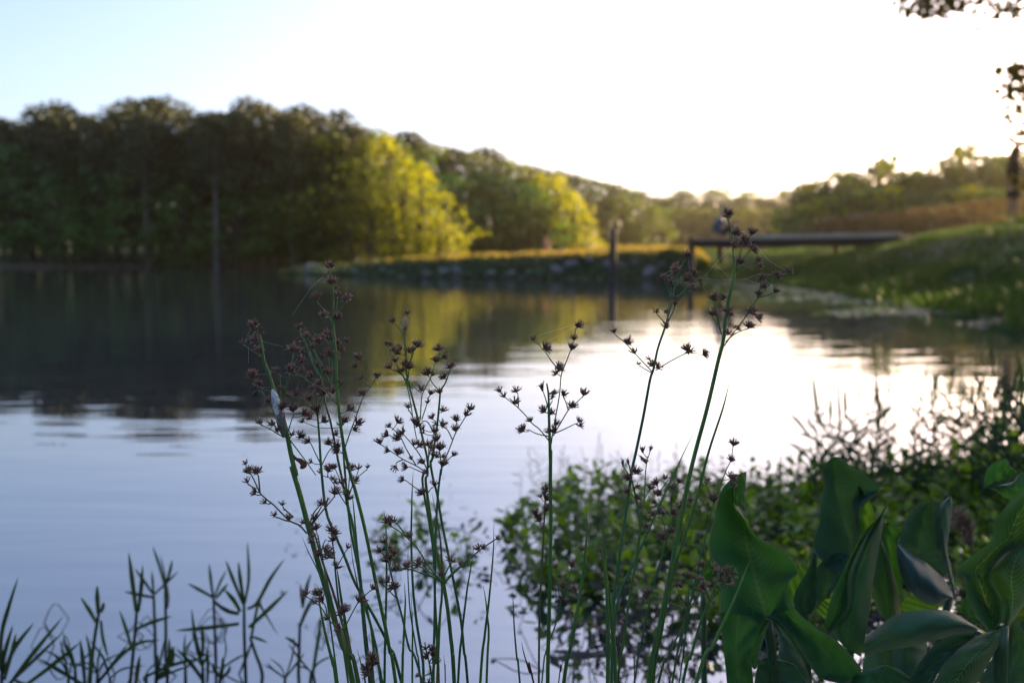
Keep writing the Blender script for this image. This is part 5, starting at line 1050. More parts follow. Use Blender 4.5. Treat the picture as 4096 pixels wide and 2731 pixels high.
big = [
 ('leaf', 'arum', 'large arrow shaped leaf with rippled edges, nearest the rushes', [
   dict(st=[(125, 1115, 430, 1150, 600, 1085), (118, 960, 378, 980, 560, 940), (88, 800, 332, 820, 628, 850), (52, 700, 302, 690, 522, 722), (76, 570, 282, 560, 375, 642), (108, 430, 250, 440, 275, 505), (148, 320, 205, 330, 215, 415), (225, 235, 232, 232, 240, 228)], D=.83, cup=-.035, dz=[.0, .01, .03, .045, .05], ruf=.006, seed=1, bow=.01),
   dict(st=[(205, 415, 245, 440, 290, 475), (203, 340, 240, 360, 287, 400), (215, 275, 258, 290, 292, 310), (238, 236, 268, 225, 298, 214)], D=.865, cup=.006, seed=2, nu=6),
   dict(st=[(110, 960, 260, 1040, 430, 1150), (132, 1180, 240, 1190, 395, 1200), (148, 1340, 230, 1350, 330, 1350), (165, 1490, 245, 1500, 335, 1500), (180, 1680, 270, 1680, 360, 1680)], D=.832, cup=-.012, dz=[0, -.012, -.02], ruf=.004, seed=3),
   dict(st=[(405, 1150, 425, 1165, 445, 1165), (330, 1270, 370, 1270, 418, 1250), (280, 1370, 330, 1370, 392, 1340), (300, 1420, 335, 1430, 375, 1410), (345, 1480, 352, 1478, 362, 1470)], D=.818, cup=.008, seed=4, nu=6),
   dict(st=[(430, 1155, 500, 1060, 575, 955), (520, 1195, 580, 1150, 606, 1095), (600, 1290, 690, 1240, 740, 1210), (690, 1430, 800, 1370, 868, 1292), (765, 1530, 890, 1460, 962, 1384), (905, 1575, 985, 1530, 1040, 1485)], D=.828, cup=-.018, dz=[0, -.015, -.02, -.01], ruf=.005, seed=5),
   dict(st=[(410, 1150, 425, 1142, 445, 1132), (480, 1185, 500, 1170, 520, 1158), (548, 1265, 575, 1250, 600, 1235), (600, 1345, 628, 1335, 655, 1330), (650, 1410, 668, 1400, 682, 1395), (688, 1445, 690, 1443, 692, 1441)], D=.806, cup=.01, seed=6, nu=6)], ((430, 1160, .835), .0042)),
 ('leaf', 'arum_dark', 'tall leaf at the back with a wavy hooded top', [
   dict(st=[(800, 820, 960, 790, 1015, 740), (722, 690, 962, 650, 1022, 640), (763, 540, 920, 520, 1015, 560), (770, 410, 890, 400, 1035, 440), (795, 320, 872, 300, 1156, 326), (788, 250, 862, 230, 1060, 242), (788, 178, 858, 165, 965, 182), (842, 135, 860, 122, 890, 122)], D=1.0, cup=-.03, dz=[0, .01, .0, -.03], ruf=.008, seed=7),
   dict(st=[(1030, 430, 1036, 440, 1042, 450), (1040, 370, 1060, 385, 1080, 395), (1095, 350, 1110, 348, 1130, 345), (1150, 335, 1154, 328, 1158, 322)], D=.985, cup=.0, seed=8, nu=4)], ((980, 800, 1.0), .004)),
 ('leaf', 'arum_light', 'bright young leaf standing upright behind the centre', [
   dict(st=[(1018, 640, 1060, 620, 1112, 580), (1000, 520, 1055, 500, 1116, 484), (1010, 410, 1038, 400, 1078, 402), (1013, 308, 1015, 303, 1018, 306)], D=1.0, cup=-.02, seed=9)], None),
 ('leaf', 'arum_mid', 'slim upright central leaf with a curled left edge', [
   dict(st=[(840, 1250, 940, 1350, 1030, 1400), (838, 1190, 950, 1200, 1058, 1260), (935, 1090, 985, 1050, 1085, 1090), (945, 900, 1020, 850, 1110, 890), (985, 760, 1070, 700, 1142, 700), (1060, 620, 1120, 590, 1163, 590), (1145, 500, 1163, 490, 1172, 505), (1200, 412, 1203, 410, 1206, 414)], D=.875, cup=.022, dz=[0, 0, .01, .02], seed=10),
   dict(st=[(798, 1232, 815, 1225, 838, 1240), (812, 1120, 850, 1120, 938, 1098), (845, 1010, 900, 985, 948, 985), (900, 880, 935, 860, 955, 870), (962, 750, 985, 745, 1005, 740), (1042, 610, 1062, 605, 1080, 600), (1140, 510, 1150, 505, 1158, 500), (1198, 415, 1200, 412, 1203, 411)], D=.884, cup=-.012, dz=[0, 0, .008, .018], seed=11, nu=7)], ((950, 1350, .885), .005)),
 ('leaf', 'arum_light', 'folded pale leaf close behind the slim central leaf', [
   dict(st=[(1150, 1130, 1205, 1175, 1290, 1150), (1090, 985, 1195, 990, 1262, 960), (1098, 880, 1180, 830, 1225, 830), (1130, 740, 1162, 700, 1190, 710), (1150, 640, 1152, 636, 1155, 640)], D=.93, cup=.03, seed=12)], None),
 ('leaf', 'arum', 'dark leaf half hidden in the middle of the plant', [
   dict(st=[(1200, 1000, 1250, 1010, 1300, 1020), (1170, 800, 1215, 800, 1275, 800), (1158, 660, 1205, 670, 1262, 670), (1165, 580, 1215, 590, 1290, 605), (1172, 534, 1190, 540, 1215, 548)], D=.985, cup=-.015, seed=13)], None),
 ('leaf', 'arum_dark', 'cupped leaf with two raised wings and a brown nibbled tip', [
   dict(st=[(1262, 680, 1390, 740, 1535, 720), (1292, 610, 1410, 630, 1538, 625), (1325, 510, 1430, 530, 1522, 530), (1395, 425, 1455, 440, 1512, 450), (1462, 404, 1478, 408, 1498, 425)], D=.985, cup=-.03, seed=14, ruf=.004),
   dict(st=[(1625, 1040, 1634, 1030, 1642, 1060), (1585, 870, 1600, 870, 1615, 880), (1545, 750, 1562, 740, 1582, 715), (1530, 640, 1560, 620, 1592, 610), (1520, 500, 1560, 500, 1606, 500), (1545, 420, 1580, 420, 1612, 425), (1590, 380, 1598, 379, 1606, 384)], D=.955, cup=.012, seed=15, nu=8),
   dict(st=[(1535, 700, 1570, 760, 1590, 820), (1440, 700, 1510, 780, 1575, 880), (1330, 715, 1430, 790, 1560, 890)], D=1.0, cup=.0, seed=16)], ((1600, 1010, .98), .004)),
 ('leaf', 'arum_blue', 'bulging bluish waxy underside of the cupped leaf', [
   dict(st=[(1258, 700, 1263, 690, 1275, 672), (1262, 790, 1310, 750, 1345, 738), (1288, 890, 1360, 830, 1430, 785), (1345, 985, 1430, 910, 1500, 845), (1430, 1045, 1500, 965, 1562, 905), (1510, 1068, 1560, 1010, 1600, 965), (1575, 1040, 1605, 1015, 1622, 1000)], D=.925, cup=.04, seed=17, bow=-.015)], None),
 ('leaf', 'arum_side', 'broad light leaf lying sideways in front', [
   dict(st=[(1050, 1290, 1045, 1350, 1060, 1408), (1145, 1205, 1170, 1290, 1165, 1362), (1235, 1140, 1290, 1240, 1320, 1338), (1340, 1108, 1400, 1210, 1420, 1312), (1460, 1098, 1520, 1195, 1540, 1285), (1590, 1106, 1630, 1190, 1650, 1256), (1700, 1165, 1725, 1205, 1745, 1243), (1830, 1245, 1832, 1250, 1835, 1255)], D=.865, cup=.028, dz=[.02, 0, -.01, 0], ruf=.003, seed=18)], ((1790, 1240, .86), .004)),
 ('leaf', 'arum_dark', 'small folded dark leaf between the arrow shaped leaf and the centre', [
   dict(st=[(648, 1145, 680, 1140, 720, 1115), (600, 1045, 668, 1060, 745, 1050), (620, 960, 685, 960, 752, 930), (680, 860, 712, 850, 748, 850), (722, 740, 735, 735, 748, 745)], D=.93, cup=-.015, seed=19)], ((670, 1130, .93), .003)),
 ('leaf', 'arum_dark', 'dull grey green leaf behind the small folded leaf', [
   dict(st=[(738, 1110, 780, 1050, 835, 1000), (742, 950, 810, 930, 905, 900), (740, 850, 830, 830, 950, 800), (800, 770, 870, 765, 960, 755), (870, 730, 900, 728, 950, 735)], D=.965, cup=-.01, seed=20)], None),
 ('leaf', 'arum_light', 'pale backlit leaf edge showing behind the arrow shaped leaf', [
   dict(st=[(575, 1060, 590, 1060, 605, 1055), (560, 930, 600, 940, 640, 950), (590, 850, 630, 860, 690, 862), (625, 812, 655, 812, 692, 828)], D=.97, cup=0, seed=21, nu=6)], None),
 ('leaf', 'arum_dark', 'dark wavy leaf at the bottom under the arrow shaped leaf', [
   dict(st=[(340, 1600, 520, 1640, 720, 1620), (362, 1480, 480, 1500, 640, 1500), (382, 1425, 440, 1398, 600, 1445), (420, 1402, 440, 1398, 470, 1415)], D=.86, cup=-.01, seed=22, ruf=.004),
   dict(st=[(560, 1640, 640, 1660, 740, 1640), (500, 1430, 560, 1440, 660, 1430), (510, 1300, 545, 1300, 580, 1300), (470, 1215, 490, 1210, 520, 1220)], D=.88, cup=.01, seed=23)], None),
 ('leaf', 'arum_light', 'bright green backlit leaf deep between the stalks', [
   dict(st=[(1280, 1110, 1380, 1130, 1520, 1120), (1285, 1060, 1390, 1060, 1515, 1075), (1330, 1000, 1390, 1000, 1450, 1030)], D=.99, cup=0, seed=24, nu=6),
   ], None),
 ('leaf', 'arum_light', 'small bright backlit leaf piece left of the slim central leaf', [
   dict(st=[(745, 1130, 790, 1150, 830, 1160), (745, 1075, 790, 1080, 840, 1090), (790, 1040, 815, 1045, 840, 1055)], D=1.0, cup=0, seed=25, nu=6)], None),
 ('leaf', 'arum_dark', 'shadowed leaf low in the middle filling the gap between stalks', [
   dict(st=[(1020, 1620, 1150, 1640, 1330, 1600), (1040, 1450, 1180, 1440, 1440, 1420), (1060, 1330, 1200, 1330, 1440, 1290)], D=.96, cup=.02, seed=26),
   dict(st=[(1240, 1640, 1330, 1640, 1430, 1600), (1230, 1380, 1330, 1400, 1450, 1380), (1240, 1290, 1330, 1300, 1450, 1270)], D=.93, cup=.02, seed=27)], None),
]
arum('large leafy arum plant at the lower right, its arrow shaped leaf touching the rushes', (900, 1568), big, .93)
right = [
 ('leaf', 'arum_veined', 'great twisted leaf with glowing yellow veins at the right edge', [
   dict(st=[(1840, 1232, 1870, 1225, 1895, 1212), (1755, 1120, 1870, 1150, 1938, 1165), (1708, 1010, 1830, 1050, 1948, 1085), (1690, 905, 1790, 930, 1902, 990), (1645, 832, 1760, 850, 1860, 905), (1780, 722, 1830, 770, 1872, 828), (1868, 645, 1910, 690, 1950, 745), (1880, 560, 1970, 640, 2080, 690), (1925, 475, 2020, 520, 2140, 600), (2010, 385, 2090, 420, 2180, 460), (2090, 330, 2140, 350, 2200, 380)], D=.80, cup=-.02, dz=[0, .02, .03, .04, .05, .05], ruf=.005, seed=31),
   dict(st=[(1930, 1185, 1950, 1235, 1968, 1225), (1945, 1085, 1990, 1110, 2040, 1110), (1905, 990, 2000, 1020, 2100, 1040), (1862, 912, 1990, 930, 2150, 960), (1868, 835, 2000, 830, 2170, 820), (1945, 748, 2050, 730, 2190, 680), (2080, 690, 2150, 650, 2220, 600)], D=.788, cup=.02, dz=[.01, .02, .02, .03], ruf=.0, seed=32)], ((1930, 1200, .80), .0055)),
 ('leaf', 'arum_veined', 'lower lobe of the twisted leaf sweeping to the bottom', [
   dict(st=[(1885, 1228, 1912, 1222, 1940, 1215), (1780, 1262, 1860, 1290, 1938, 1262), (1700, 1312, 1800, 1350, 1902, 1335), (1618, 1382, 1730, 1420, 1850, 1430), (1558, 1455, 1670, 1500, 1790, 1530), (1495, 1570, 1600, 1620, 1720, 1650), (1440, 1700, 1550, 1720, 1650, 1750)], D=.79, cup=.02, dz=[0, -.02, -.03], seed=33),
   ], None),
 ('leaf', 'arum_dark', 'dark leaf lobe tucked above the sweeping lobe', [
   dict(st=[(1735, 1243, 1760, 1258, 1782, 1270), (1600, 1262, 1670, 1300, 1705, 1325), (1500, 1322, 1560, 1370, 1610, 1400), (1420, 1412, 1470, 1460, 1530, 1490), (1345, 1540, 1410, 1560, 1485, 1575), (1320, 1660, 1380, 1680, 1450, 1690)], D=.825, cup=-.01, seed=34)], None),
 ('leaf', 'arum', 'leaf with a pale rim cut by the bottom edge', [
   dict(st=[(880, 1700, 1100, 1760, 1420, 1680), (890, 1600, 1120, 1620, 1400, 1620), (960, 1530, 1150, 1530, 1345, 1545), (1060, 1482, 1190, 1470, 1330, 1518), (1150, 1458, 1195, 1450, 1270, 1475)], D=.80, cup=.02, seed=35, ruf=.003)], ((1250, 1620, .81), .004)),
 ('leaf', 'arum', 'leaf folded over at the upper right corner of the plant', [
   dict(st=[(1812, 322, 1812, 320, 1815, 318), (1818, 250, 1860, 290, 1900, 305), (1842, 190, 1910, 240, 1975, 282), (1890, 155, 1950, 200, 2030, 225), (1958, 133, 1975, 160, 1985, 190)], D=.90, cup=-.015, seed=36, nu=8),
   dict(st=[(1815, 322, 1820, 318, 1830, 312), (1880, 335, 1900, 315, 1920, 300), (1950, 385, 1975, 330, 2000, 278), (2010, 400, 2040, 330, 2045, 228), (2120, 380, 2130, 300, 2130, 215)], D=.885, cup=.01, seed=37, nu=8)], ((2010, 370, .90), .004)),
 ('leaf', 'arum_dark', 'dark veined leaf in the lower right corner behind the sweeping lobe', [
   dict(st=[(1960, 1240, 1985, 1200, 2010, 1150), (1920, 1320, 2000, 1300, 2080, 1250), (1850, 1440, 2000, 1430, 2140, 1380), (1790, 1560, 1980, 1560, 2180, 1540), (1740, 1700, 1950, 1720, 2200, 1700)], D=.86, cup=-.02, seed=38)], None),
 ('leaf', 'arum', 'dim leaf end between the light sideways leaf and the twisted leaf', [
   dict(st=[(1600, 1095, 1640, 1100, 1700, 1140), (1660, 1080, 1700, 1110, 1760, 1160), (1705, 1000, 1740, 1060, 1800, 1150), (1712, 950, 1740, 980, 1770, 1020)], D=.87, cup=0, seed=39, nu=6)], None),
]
arum('arum plant with glowing yellow veins cut by the right edge of the view', (1960, 1568), right, .85)
back_leaf = [('leaf', 'arum', None, [dict(st=[(-40, 960, 0, 940, 60, 900), (-30, 905, 20, 880, 100, 850), (0, 870, 60, 845, 130, 825), (60, 790, 110, 770, 145, 800), (50, 730, 90, 730, 130, 750)], D=1.02, cup=-.01, seed=41, nu=6)], ((20, 940, 1.02), .003))]
arum('small arum leaf peeping out left of the large arrow shaped leaf', (60, 1500), back_leaf, 1.02)

# ------------------------------------------------------------------ leafy water plants in the shallows (one mass)
def water_plants():
    rs = np.random.default_rng(77); N = 7000
    y = rs.uniform(1.62, 3.15, N); px = rs.uniform(860, 2420, N); x = (px - 1176) * 4.373e-4 * y
    lo = np.interp(px, [880, 1000, 1130, 1160, 1250, 1330, 1500, 1650, 1900, 2400], [2.12, 2.0, 2.1, 1.98, 1.9, 1.72, 1.66, 1.66, 1.62, 1.6])
    hi = np.interp(px, [880, 960, 1120, 1140, 1165, 1200, 1500, 1900, 2400], [2.25, 2.5, 2.4, 2.0, 2.4, 2.6, 2.8, 2.85, 2.95])
    w = wob(x * 1.0, y * 1.0, 6.) * .5 + wob(x, y, 15., 2) * .35
    dens = np.interp(px, [860, 1000, 1140, 1200, 1500, 1700, 2400], [.08, .15, .04, .18, .27, .36, .5]) * np.interp((y - lo) / (hi - lo), [0, .35, .8, 1], [.35, .6, 1, .8])
    k = (y > lo) & (y < hi) & (rs.uniform(0, 1, N) < dens * (1 + w)); x, y, px = x[k], y[k], px[k]; n = len(x)
    h = rs.uniform(.04, .125, n) * np.interp(px, [860, 1100, 1500, 2400], [.9, 1.05, 1.05, 1.15])
    z0 = np.maximum(height(x, y), -.03); az = rs.uniform(0, 6.28, n); ln = rs.uniform(0, .3, n)
    C, Nn, U, Ls = [], [], [], []; st = MB()
    for i in range(n):
        b = np.array([x[i], y[i], z0[i]]); d = np.array([math.cos(az[i]) * ln[i], math.sin(az[i]) * ln[i], 1.]); tip = b + d * h[i]
        st.tube([b - [0, 0, .03], b + d * h[i] * .5 + [.004, 0, 0], tip], .0017, .0009, k=3, smooth=False)
        m = int(5 + h[i] * 45)
        for j in range(m):
            t = .28 + .76 * (j + rs.uniform(0, .5)) / m; a = j * 2.2 + rs.uniform(-.4, .4); o = np.array([math.cos(a), math.sin(a), rs.uniform(-.1, .75) + .4 * (t > .85)])
            L = rs.uniform(.016, .038) * (1.15 - .4 * max(0, t - .7)); c = b + d * h[i] * t + unit(o) * L * .55
            C.append(c); U.append(o); Nn.append(np.array([-o[0] * .5, -o[1] * .5, 1.]) + rs.normal(size=3) * .35); Ls.append(L)
    Ls = np.array(Ls); v, f = leaf_cloud(np.array(C), np.array(Nn), np.array(U), Ls, Ls * .5, 'oval', fold=.25)
    return v, f, st
_v, _f, _st = water_plants()
wp = tag(link('water_plants', mesh_np('water_plants', _v, _f, smooth=False), None, M['primrose']), 'dense leafy green water plants crowding the shallows behind the rushes', 'water plants', None, 'stuff')
_st.build('stems', M['dark_stem'], wp)
# dark dead stalks, sunken leaves and floating scraps under and in front of them
def dead_stalks():
    rs = np.random.default_rng(31); mb = MB(); n = 420
    px = rs.uniform(900, 2300, n); y = rs.uniform(1.45, 2.3, n) ; x = (px - 1176) * 4.373e-4 * y
    keep = (rs.uniform(0, 1, n) < np.interp(px, [900, 1150, 1300, 2300], [.3, .35, .85, 1.])) & ((px > 1280) | (y > 1.85)); x, y = x[keep], y[keep]
    for i in range(len(x)):
        a = rs.uniform(0, 6.28); L = rs.uniform(.03, .16); e = rs.uniform(.0, .09)
        p0 = np.array([x[i], y[i], -.02]); p1 = p0 + [math.cos(a) * L * .5, math.sin(a) * L * .5, .02 + e]; p2 = p0 + [math.cos(a) * L, math.sin(a) * L, .02 + e * rs.uniform(-.3, .9)]
        mb.tube([p0, p1, p2], .0016, .0008, k=3, n=3)
    for q_ in range(22):
        y_ = rs.uniform(1.43, 1.75); x_ = (rs.uniform(60, 900) - 1176) * 4.373e-4 * y_; a = rs.uniform(0, 6.28); L = rs.uniform(.03, .08); e = rs.uniform(.0, .025)
        mb.tube([(x_, y_, -.02), (x_ + math.cos(a) * L * .5, y_ + math.sin(a) * L * .3, .01 + e), (x_ + math.cos(a) * L, y_ + math.sin(a) * L * .5, .0)], .0015, .0008, k=3, n=3)
    m = 520; px = rs.uniform(930, 2300, m); y = rs.uniform(1.42, 2.4, m); x = (px - 1176) * 4.373e-4 * y
    k = (rs.uniform(0, 1, m) < np.interp(px, [930, 1150, 1300, 1600], [.18, .25, .7, 1.])) & ((px > 1250) | (y > 1.8)); x, y = x[k], y[k]; m = len(x)
    v, f = leaf_cloud(np.stack([x, y, rs.uniform(.004, .06, m)], 1), rs.normal(size=(m, 3)) * .7 + [0, 0, .8], rs.normal(size=(m, 3)), rs.uniform(.015, .04, m), rs.uniform(.008, .018, m))
    mb.add(v, f)
    return tag(mb.build('dead_stalks', M['debris'], None, False), 'dark tangle of dead stalks and scraps at the waterline below the leafy plants', 'plant debris', None, 'stuff')
dead_stalks()
def mud():
    p = P(1330, 1492, 1.60); bm = bmesh.new(); bmesh.ops.create_icosphere(bm, subdivisions=4, radius=1.)
    for v in bm.verts: v.co *= 1 + .22 * math.sin(v.co.x * 4 + 1) * math.cos(v.co.y * 5) + .08 * math.sin(v.co.x * 15) * math.sin(v.co.y * 13)
    me = bpy.data.meshes.new('mud_clump'); bm.to_mesh(me); bm.free()
    for q_ in me.polygons: q_.use_smooth = True
    o = link('mud_clump', me, None, M['debris']); o.location = (p.x, p.y, -.006); o.scale = (.06, .03, .009)
    tag(o, 'low brown clump of mud just above the water behind the lone central rush', 'mud')
mud()

# ------------------------------------------------------------------ grasses standing in the water on the left (traced plants)
def strip(mb, pts, w, tw=0.0):
    """a leaf blade: flat tapered strip with a V fold"""
    c = cr(pts, 5) if len(pts) > 2 else cr(np.array([pts[0], (np.array(pts[0]) + pts[1]) / 2 + [0, .002, .0], pts[1]]), 4); m = len(c)
    tg = unit(np.gradient(c, axis=0)); view = unit(np.array([0, 1., -.2])); sd_ = unit(np.cross(tg, view) * math.cos(tw) + view * math.sin(tw)); nn = np.cross(sd_, tg)
    t = np.linspace(0, 1, m); ww = w * .72 * np.where(t < .6, .75 + .4 * t, 1.75 * (1 - t) ** .6 * .97)[:, None] * .5
    v = np.stack([c - sd_ * ww, c + nn * ww * .35, c + sd_ * ww], 1).reshape(-1, 3); i = np.arange(m - 1)[:, None] * 3
    f = np.vstack([np.hstack([i, i + 1, i + 4, i + 3]), np.hstack([i + 1, i + 2, i + 5, i + 4])]); mb.add(v, f)
def wgrass(label, D, stem, blades, w=.0085, dd=.03):
    base = S(*Q(7, *stem[0]), D); g = lambda x, y, d=0.: np.array(S(*Q(7, x, y), D + d) - base)
    b0 = base.copy(); b0.z = 0; t = thing('water_grass', label, 'grass plant', base)
    rs = np.random.default_rng(int(stem[0][0]) + 5)
    pts = [g(x, y) for x, y in stem]; bot = pts[0].copy(); k_ = (bot[2] + base.z + .06); 
    if k_ > 0: pts = [bot + np.array([0, 0, -k_])] + pts
    mb = MB(); mb.tube(pts, .0034, .0022, k=6, n=5); mb.build('stem', M['blade'], t)
    for bl in blades:
        d1 = rs.uniform(-dd, dd); n_ = len(bl); mb = MB(); strip(mb, [g(x, y, d1 * i / max(1, n_ - 1)) for i, (x, y) in enumerate(bl)], .8 * w * rs.uniform(.85, 1.15), rs.uniform(-.5, .5)); mb.build('leaf', M['blade'], t)
wgrass('grass clump in the bottom left corner with one tall dark leaning blade', 1.360, [(15, 1250), (12, 1050)],
       [[(5, 1050), (10, 800), (60, 600), (133, 370)], [(12, 1050), (40, 900), (95, 715)], [(30, 1120), (90, 900), (117, 775)], [(20, 1080), (110, 880), (250, 700)], [(8, 1100), (25, 980), (20, 900)]], w=.0105)
wgrass('grass clump near the bottom left corner fanning long blades to the right', 1.385, [(50, 1300), (70, 1150)],
       [[(70, 1150), (220, 950), (460, 655)], [(60, 1150), (250, 970), (465, 765)], [(180, 1160), (380, 1010), (588, 840)], [(110, 1120), (160, 1145), (210, 1150)]], w=.0105)
wgrass('grass lying low across the bottom left with a dark bent blade', 1.385, [(620, 1300), (600, 1150)], [[(600, 1150), (430, 1050), (285, 965)], [(615, 1150), (600, 980), (578, 820)], [(640, 1145), (655, 950), (622, 780)]], w=.010)
wgrass('three pronged grass plant left of the tall pair of blades', 1.445, [(655, 1250), (652, 1140), (668, 950), (690, 780), (716, 630)], [[(712, 640), (705, 540), (703, 430)], [(695, 700), (650, 620), (582, 517)], [(728, 630), (745, 590), (752, 555)], [(730, 690), (745, 820), (785, 965)]], w=.0115)
wgrass('tall grass plant with a thick dark blade rising left of the faint tall ones', 1.465, [(940, 1250), (942, 1140), (968, 880), (990, 615)], [[(985, 620), (960, 420), (930, 188)], [(1000, 625), (1020, 470), (1033, 283)], [(955, 905), (915, 760), (863, 608)], [(985, 752), (1100, 700), (1250, 655)]], w=.0115)
wgrass('faint grass plant with blades spread flat in an X shape', 1.600, [(1125, 1050), (1122, 800), (1112, 505)], [[(1110, 500), (1040, 400), (972, 308)], [(1112, 495), (1105, 410), (1098, 328)], [(1115, 500), (1210, 410), (1292, 330)], [(1105, 520), (1000, 500), (898, 478)]], w=.010)
wgrass('faint tall grass plant with a single high blade, right of the X shaped one', 1.600, [(1190, 1150), (1200, 800), (1195, 430)], [[(1190, 430), (1150, 280), (1103, 148)], [(1205, 420), (1230, 330), (1247, 248)], [(1210, 600), (1215, 500), (1160, 200)]], w=.010)
wgrass('grass plant bending two long dark blades along the bottom', 1.410, [(715, 1300), (700, 1150)], [[(700, 1142), (810, 1010), (930, 850)], [(705, 1142), (880, 940), (1010, 850), (1165, 828)]], w=.010)
wgrass('small grass plant with a long low blade reaching right at the bottom', 1.435, [(1205, 1300), (1210, 1150), (1215, 1030)], [[(1218, 1030), (1225, 930), (1225, 812)], [(1060, 1090), (1230, 1015), (1440, 960)], [(1240, 1020), (1250, 940), (1250, 870)], [(980, 1160), (995, 1050), (1012, 935)]], w=.0105)
wgrass('grass plant with two upright blades left of the star shaped one', 1.475, [(1470, 1250), (1472, 1140), (1462, 965)], [[(1458, 960), (1410, 780), (1385, 600)], [(1466, 950), (1468, 830), (1458, 710)], [(1475, 1130), (1390, 1010), (1272, 885)], [(1500, 1140), (1505, 1000), (1495, 880)]], w=.0115)
wgrass('faint thin grass plant with a forked top behind the star shaped one', 1.600, [(1562, 1000), (1558, 850), (1545, 520)], [[(1542, 520), (1525, 390), (1513, 275)], [(1540, 520), (1450, 470), (1355, 418)], [(1552, 515), (1590, 420), (1640, 320)], [(1545, 545), (1610, 600), (1680, 640)], [(1560, 530), (1610, 470), (1650, 420)]], w=.0095)
wgrass('star shaped grass plant with blades radiating in all directions', 1.505, [(1780, 1250), (1778, 1100), (1768, 800), (1766, 560)], [[(1760, 570), (1690, 400), (1632, 248)], [(1765, 560), (1740, 400), (1725, 262)], [(1772, 560), (1800, 380), (1790, 108)], [(1740, 625), (1690, 540), (1622, 460)], [(1730, 640), (1650, 620), (1575, 570)], [(1790, 605), (1860, 560), (1960, 380), (2062, 238)], [(1800, 740), (1930, 620), (2090, 465)], [(1730, 712), (1500, 740), (1265, 762)]], w=.0115)
wgrass("drooping grass stalk with a bent back blade right of the star shaped one", 1.515, [(1905, 1250), (1895, 1060), (1850, 930), (1812, 810)], [[(1812, 840), (1870, 560), (1890, 590), (2015, 800)], [(1820, 850), (1780, 960), (1700, 1142)], [(1810, 800), (1870, 820), (1940, 850)]], w=.0095)
wgrass('grass plant standing just left of the rush clump', 1.525, [(2165, 1250), (2160, 1100), (2165, 900), (2170, 720)], [[(2190, 590), (2215, 460), (2252, 345)], [(2168, 735), (2220, 610), (2285, 495)], [(2190, 600), (2180, 500), (2175, 420)], [(2260, 1100), (2290, 900), (2310, 780), (2318, 650)], [(2160, 880), (2120, 840), (2060, 805)]], w=.011)
wgrass('short brown based grass sprig at the bottom between the upright blades and the star', 1.435, [(1590, 1300), (1592, 1140), (1600, 1060)], [[(1598, 1100), (1612, 1020), (1610, 950)], [(1596, 1100), (1560, 1060), (1530, 1000)], [(1602, 1110), (1650, 1060), (1668, 1010)]], w=.009)
wgrass('short grass sprig at the bottom edge below the faint tall plants', 1.410, [(1130, 1300), (1128, 1140), (1140, 1000)], [[(1140, 1010), (1138, 970), (1140, 935)], [(1060, 1160), (1058, 1100), (1068, 1055)], [(1130, 1120), (1170, 1080), (1235, 1040)]], w=.010)

rsg = np.random.default_rng(404)
for i in range(10):
    x0 = rsg.uniform(20, 2280); y0 = rsg.uniform(1020, 1130); bl = []
    for j in range(int(rsg.integers(3, 6))):
        a = rsg.uniform(-1.1, 1.1); L = rsg.uniform(120, 330); bl.append([(x0, y0), (x0 + math.sin(a) * L * .5 + rsg.uniform(-30, 30), y0 - math.cos(a) * L * .5), (x0 + math.sin(a * 1.15) * L, y0 - math.cos(a * 1.15) * L)])
    wgrass('low tangled grass sprig in the water along the bottom left edge', rsg.uniform(1.38, 1.55), [(x0 + rsg.uniform(-10, 10), y0 + 140), (x0, y0)], bl, w=.006)
for o in [o for o in COL.objects if o.get('label') == 'low tangled grass sprig in the water along the bottom left edge']: o['group'] = 'low grass sprigs along the bottom left edge'
def scraps():
    rs = np.random.default_rng(8); n = 150; y = rs.uniform(1.5, 3.0, n) ; px = rs.uniform(620, 1500, n); x = (px - 1176) * 4.373e-4 * y
    v, f = leaf_cloud(np.stack([x, y, np.full(n, .002)], 1), rs.normal(size=(n, 3)) * .12 + [0, 0, 1], rs.normal(size=(n, 3)), rs.uniform(.004, .02, n), rs.uniform(.003, .008, n), 'oval', .1)
    tag(link('floating_scraps', mesh_np('floating_scraps', v, f, smooth=False), None, M['debris']), 'small dark scraps of leaf and stem floating on the near water', 'plant debris', None, 'stuff')
scraps()

# ------------------------------------------------------------------ marsh grasses and sprays along the right shore
def marsh_variant(seed, h=.34, nl=8, L=.125):
    rs = np.random.default_rng(seed); mb = MB(); az = rs.uniform(0, 6.28); ln = rs.uniform(.02, .22)
    d = np.array([math.cos(az) * ln, math.sin(az) * ln, 1.]); mb.tube([(0, 0, -.05), tuple(d * h * .5), tuple(d * h + [.01, 0, 0])], .0022, .001, k=4, n=4)
    lf = MB()
    for i in range(nl):
        t = .3 + .7 * i / (nl - 1); a = az + (0 if i % 2 else math.pi) + rs.uniform(-.7, .7); el = rs.uniform(.35, 1.1) if i < nl - 1 else 1.4
        o = np.array([math.cos(a) * math.cos(el), math.sin(a) * math.cos(el), math.sin(el)]); c = d * h * t; l = L * rs.uniform(.7, 1.2)
        strip(lf, [c, c + o * l * .5, c + o * l + [0, 0, -.012]], .0125, rs.uniform(-.8, .8))
    return mb.mesh('stem'), lf.mesh('leaves')
MV = []
for i in range(6):
    a_, b_ = marsh_variant(60 + i, .34, 7 + i % 3); a_.materials.append(M['blade']); b_.materials.append(M['blade']); MV.append((a_, b_))
def marsh(px, py, D, i, label, group):
    top = P(px, py, D); z0 = max(-.02, H(top.x, D)); s = max(.3, (top.z - z0) / .36)
    t = thing('marsh_grass', label, 'marsh grass', (top.x, D, z0), group, rz=float(rng.uniform(0, 6.28))); t.scale = (min(1.3, s), min(1.3, s), s)
    for nm, me in zip(('stem', 'leaves'), MV[i % 6]): link(nm, me, t)
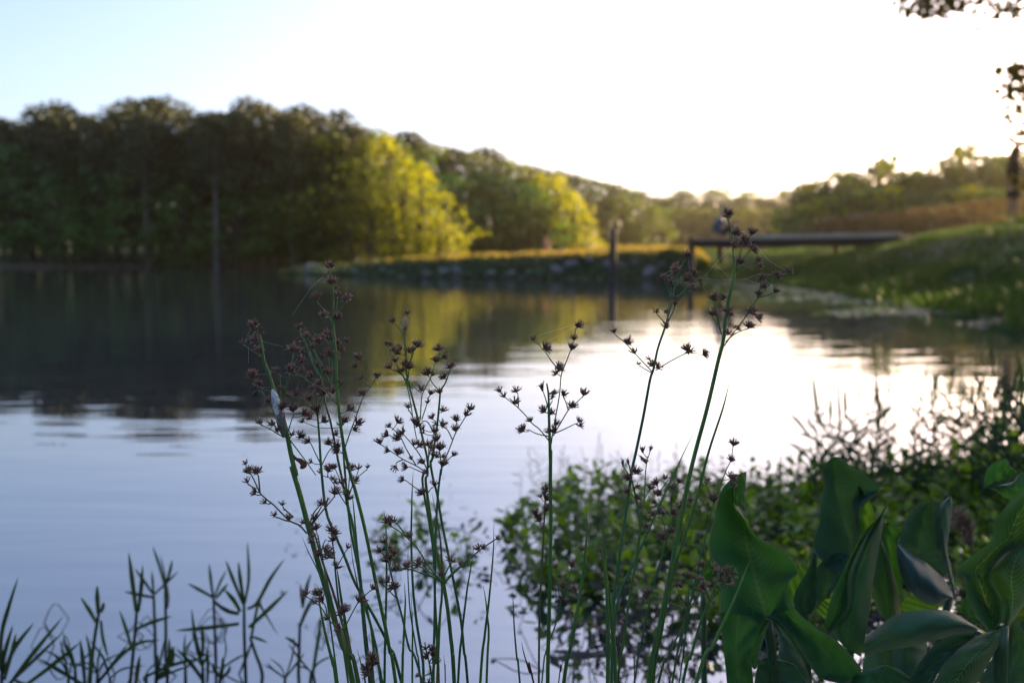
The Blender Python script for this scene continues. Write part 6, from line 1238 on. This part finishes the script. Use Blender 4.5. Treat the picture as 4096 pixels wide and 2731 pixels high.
for i, (px, py, D) in enumerate([(1888, 935, 2.65), (1915, 930, 2.35), (1935, 950, 2.55), (1972, 920, 2.45), (1985, 950, 2.35), (2000, 935, 2.75), (2030, 960, 2.55), (2048, 930, 2.95), (2075, 965, 2.65), (2100, 950, 2.55), (2125, 895, 2.85), (2140, 915, 2.55), (2165, 940, 2.75), (2185, 925, 2.95)]):
    for q_ in range(3): marsh(px + 17 * q_ - 12, py + 14 * q_ - 6, D + .06 * q_, i + q_, 'tall blurred marsh grass in front of the white water, above the arum plant', 'tall marsh grasses of the right shore')
for i, (px, py, D) in enumerate([(2215, 930, 2.85), (2235, 900, 2.65), (2258, 890, 2.95), (2280, 870, 2.75), (2295, 900, 2.55), (2312, 860, 2.95), (2330, 880, 2.65), (2345, 850, 2.95), (2362, 870, 2.65), (2270, 930, 2.45), (2320, 930, 2.35), (2350, 940, 2.25), (2240, 950, 2.45)]):
    for q_ in range(3): marsh(px + 9 * q_, py + 24 * q_, D - .05 * q_, i + 2 + q_, 'dense marsh grass with golden backlight at the right edge above the arum plants', 'edge marsh grasses')
for i in range(34):
    px = 1195 + i * 21 + (i * 37) % 13; py = (1062 + 22 * math.sin(i * 2.1)) - (24 if 1340 < px < 1420 or 1500 < px < 1560 else 0) + (40 if px < 1300 else 0)
    marsh(px, py, 2.7 + .1 * (i % 3), i, 'thin pale marsh grass sticking out above the leafy water plants in the middle', 'thin marsh grasses among the water plants')
scatter_grass('shore_grass', ('blurred green grass and herbs on the near right shore behind the arum plants', 'grass'), 9000, (1.0, 4.5, 2.6, 5.5), lambda x, y, d: (d > -.25) & (x < .53 * y + .4), (.12, .32), (.004, .009), M['turf'], seed=9, segs=3)
leafy_patch('shore_herbs', ('small leafy herbs on the near right shore under the tall grasses', 'herbs'), 9000, (.8, 4.2, 2.4, 5.0), lambda x, y, d: (d > -.35) & (x < .53 * y + .4), .03, (.0, .14), M['primrose'], 14, .8)
leafy_patch('edge_herbs', ('tall mass of leafy herbs against the right edge behind the arum plants', 'herbs'), 1300, (1.0, 2.6, 2.3, 3.2), lambda x, y, d: (x > .475 * y + .08 * np.sin(y * 9)) & (x < .56 * y), .035, (.0, .19), M['primrose'], 15, .9)
def bokeh_spray(label, D, main, arms, heads):
    base = P(*main[0], D); g = lambda x, y: np.array(P(x, y, D) - base); t = thing('dark_seed_spray', label, 'seed stalk', base)
    pts = [g(*p) for p in main]; z = base.z - H(base.x, base.y); pts = [pts[0] + np.array([0, 0, -z])] + pts
    mb = MB(); mb.tube(pts, .003, .0015, k=6); [mb.tube([g(*p) for p in a], .0018, .0012, k=5) for a in arms]; mb.build('stem', M['dark_stem'], t)
    for h in heads:
        o = link('seed_head', HEADS[int(rng.integers(6))], t); o.location = g(*h); s = rng.uniform(2.6, 3.6); o.scale = (s, s, s); o.rotation_euler = (rng.uniform(-1, 1), rng.uniform(-1, 1), 0)
bokeh_spray('dark branching seed stalk standing out among the marsh grasses at the right', 2.9, [(2235, 1130), (2232, 1080), (2236, 1040), (2246, 1000), (2258, 965)], [[(2226, 1040), (2205, 1000), (2175, 968), (2155, 965)], [(2246, 1000), (2225, 985), (2200, 975)]],
            [(2258, 962), (2262, 985), (2250, 1005), (2246, 1015), (2240, 1040), (2234, 1050), (2175, 968), (2156, 963), (2190, 972), (2212, 980), (2205, 1035), (2120, 965), (2250, 975)])
bokeh_spray('small reddish seed stalk behind the cupped arum leaf at the right', 1.7, [(2232, 1300), (2225, 1250), (2215, 1210), (2205, 1185)], [], [(2205, 1185), (2212, 1200), (2220, 1208), (2208, 1212), (2228, 1222), (2225, 1238), (2218, 1230), (2232, 1250), (2214, 1195)])
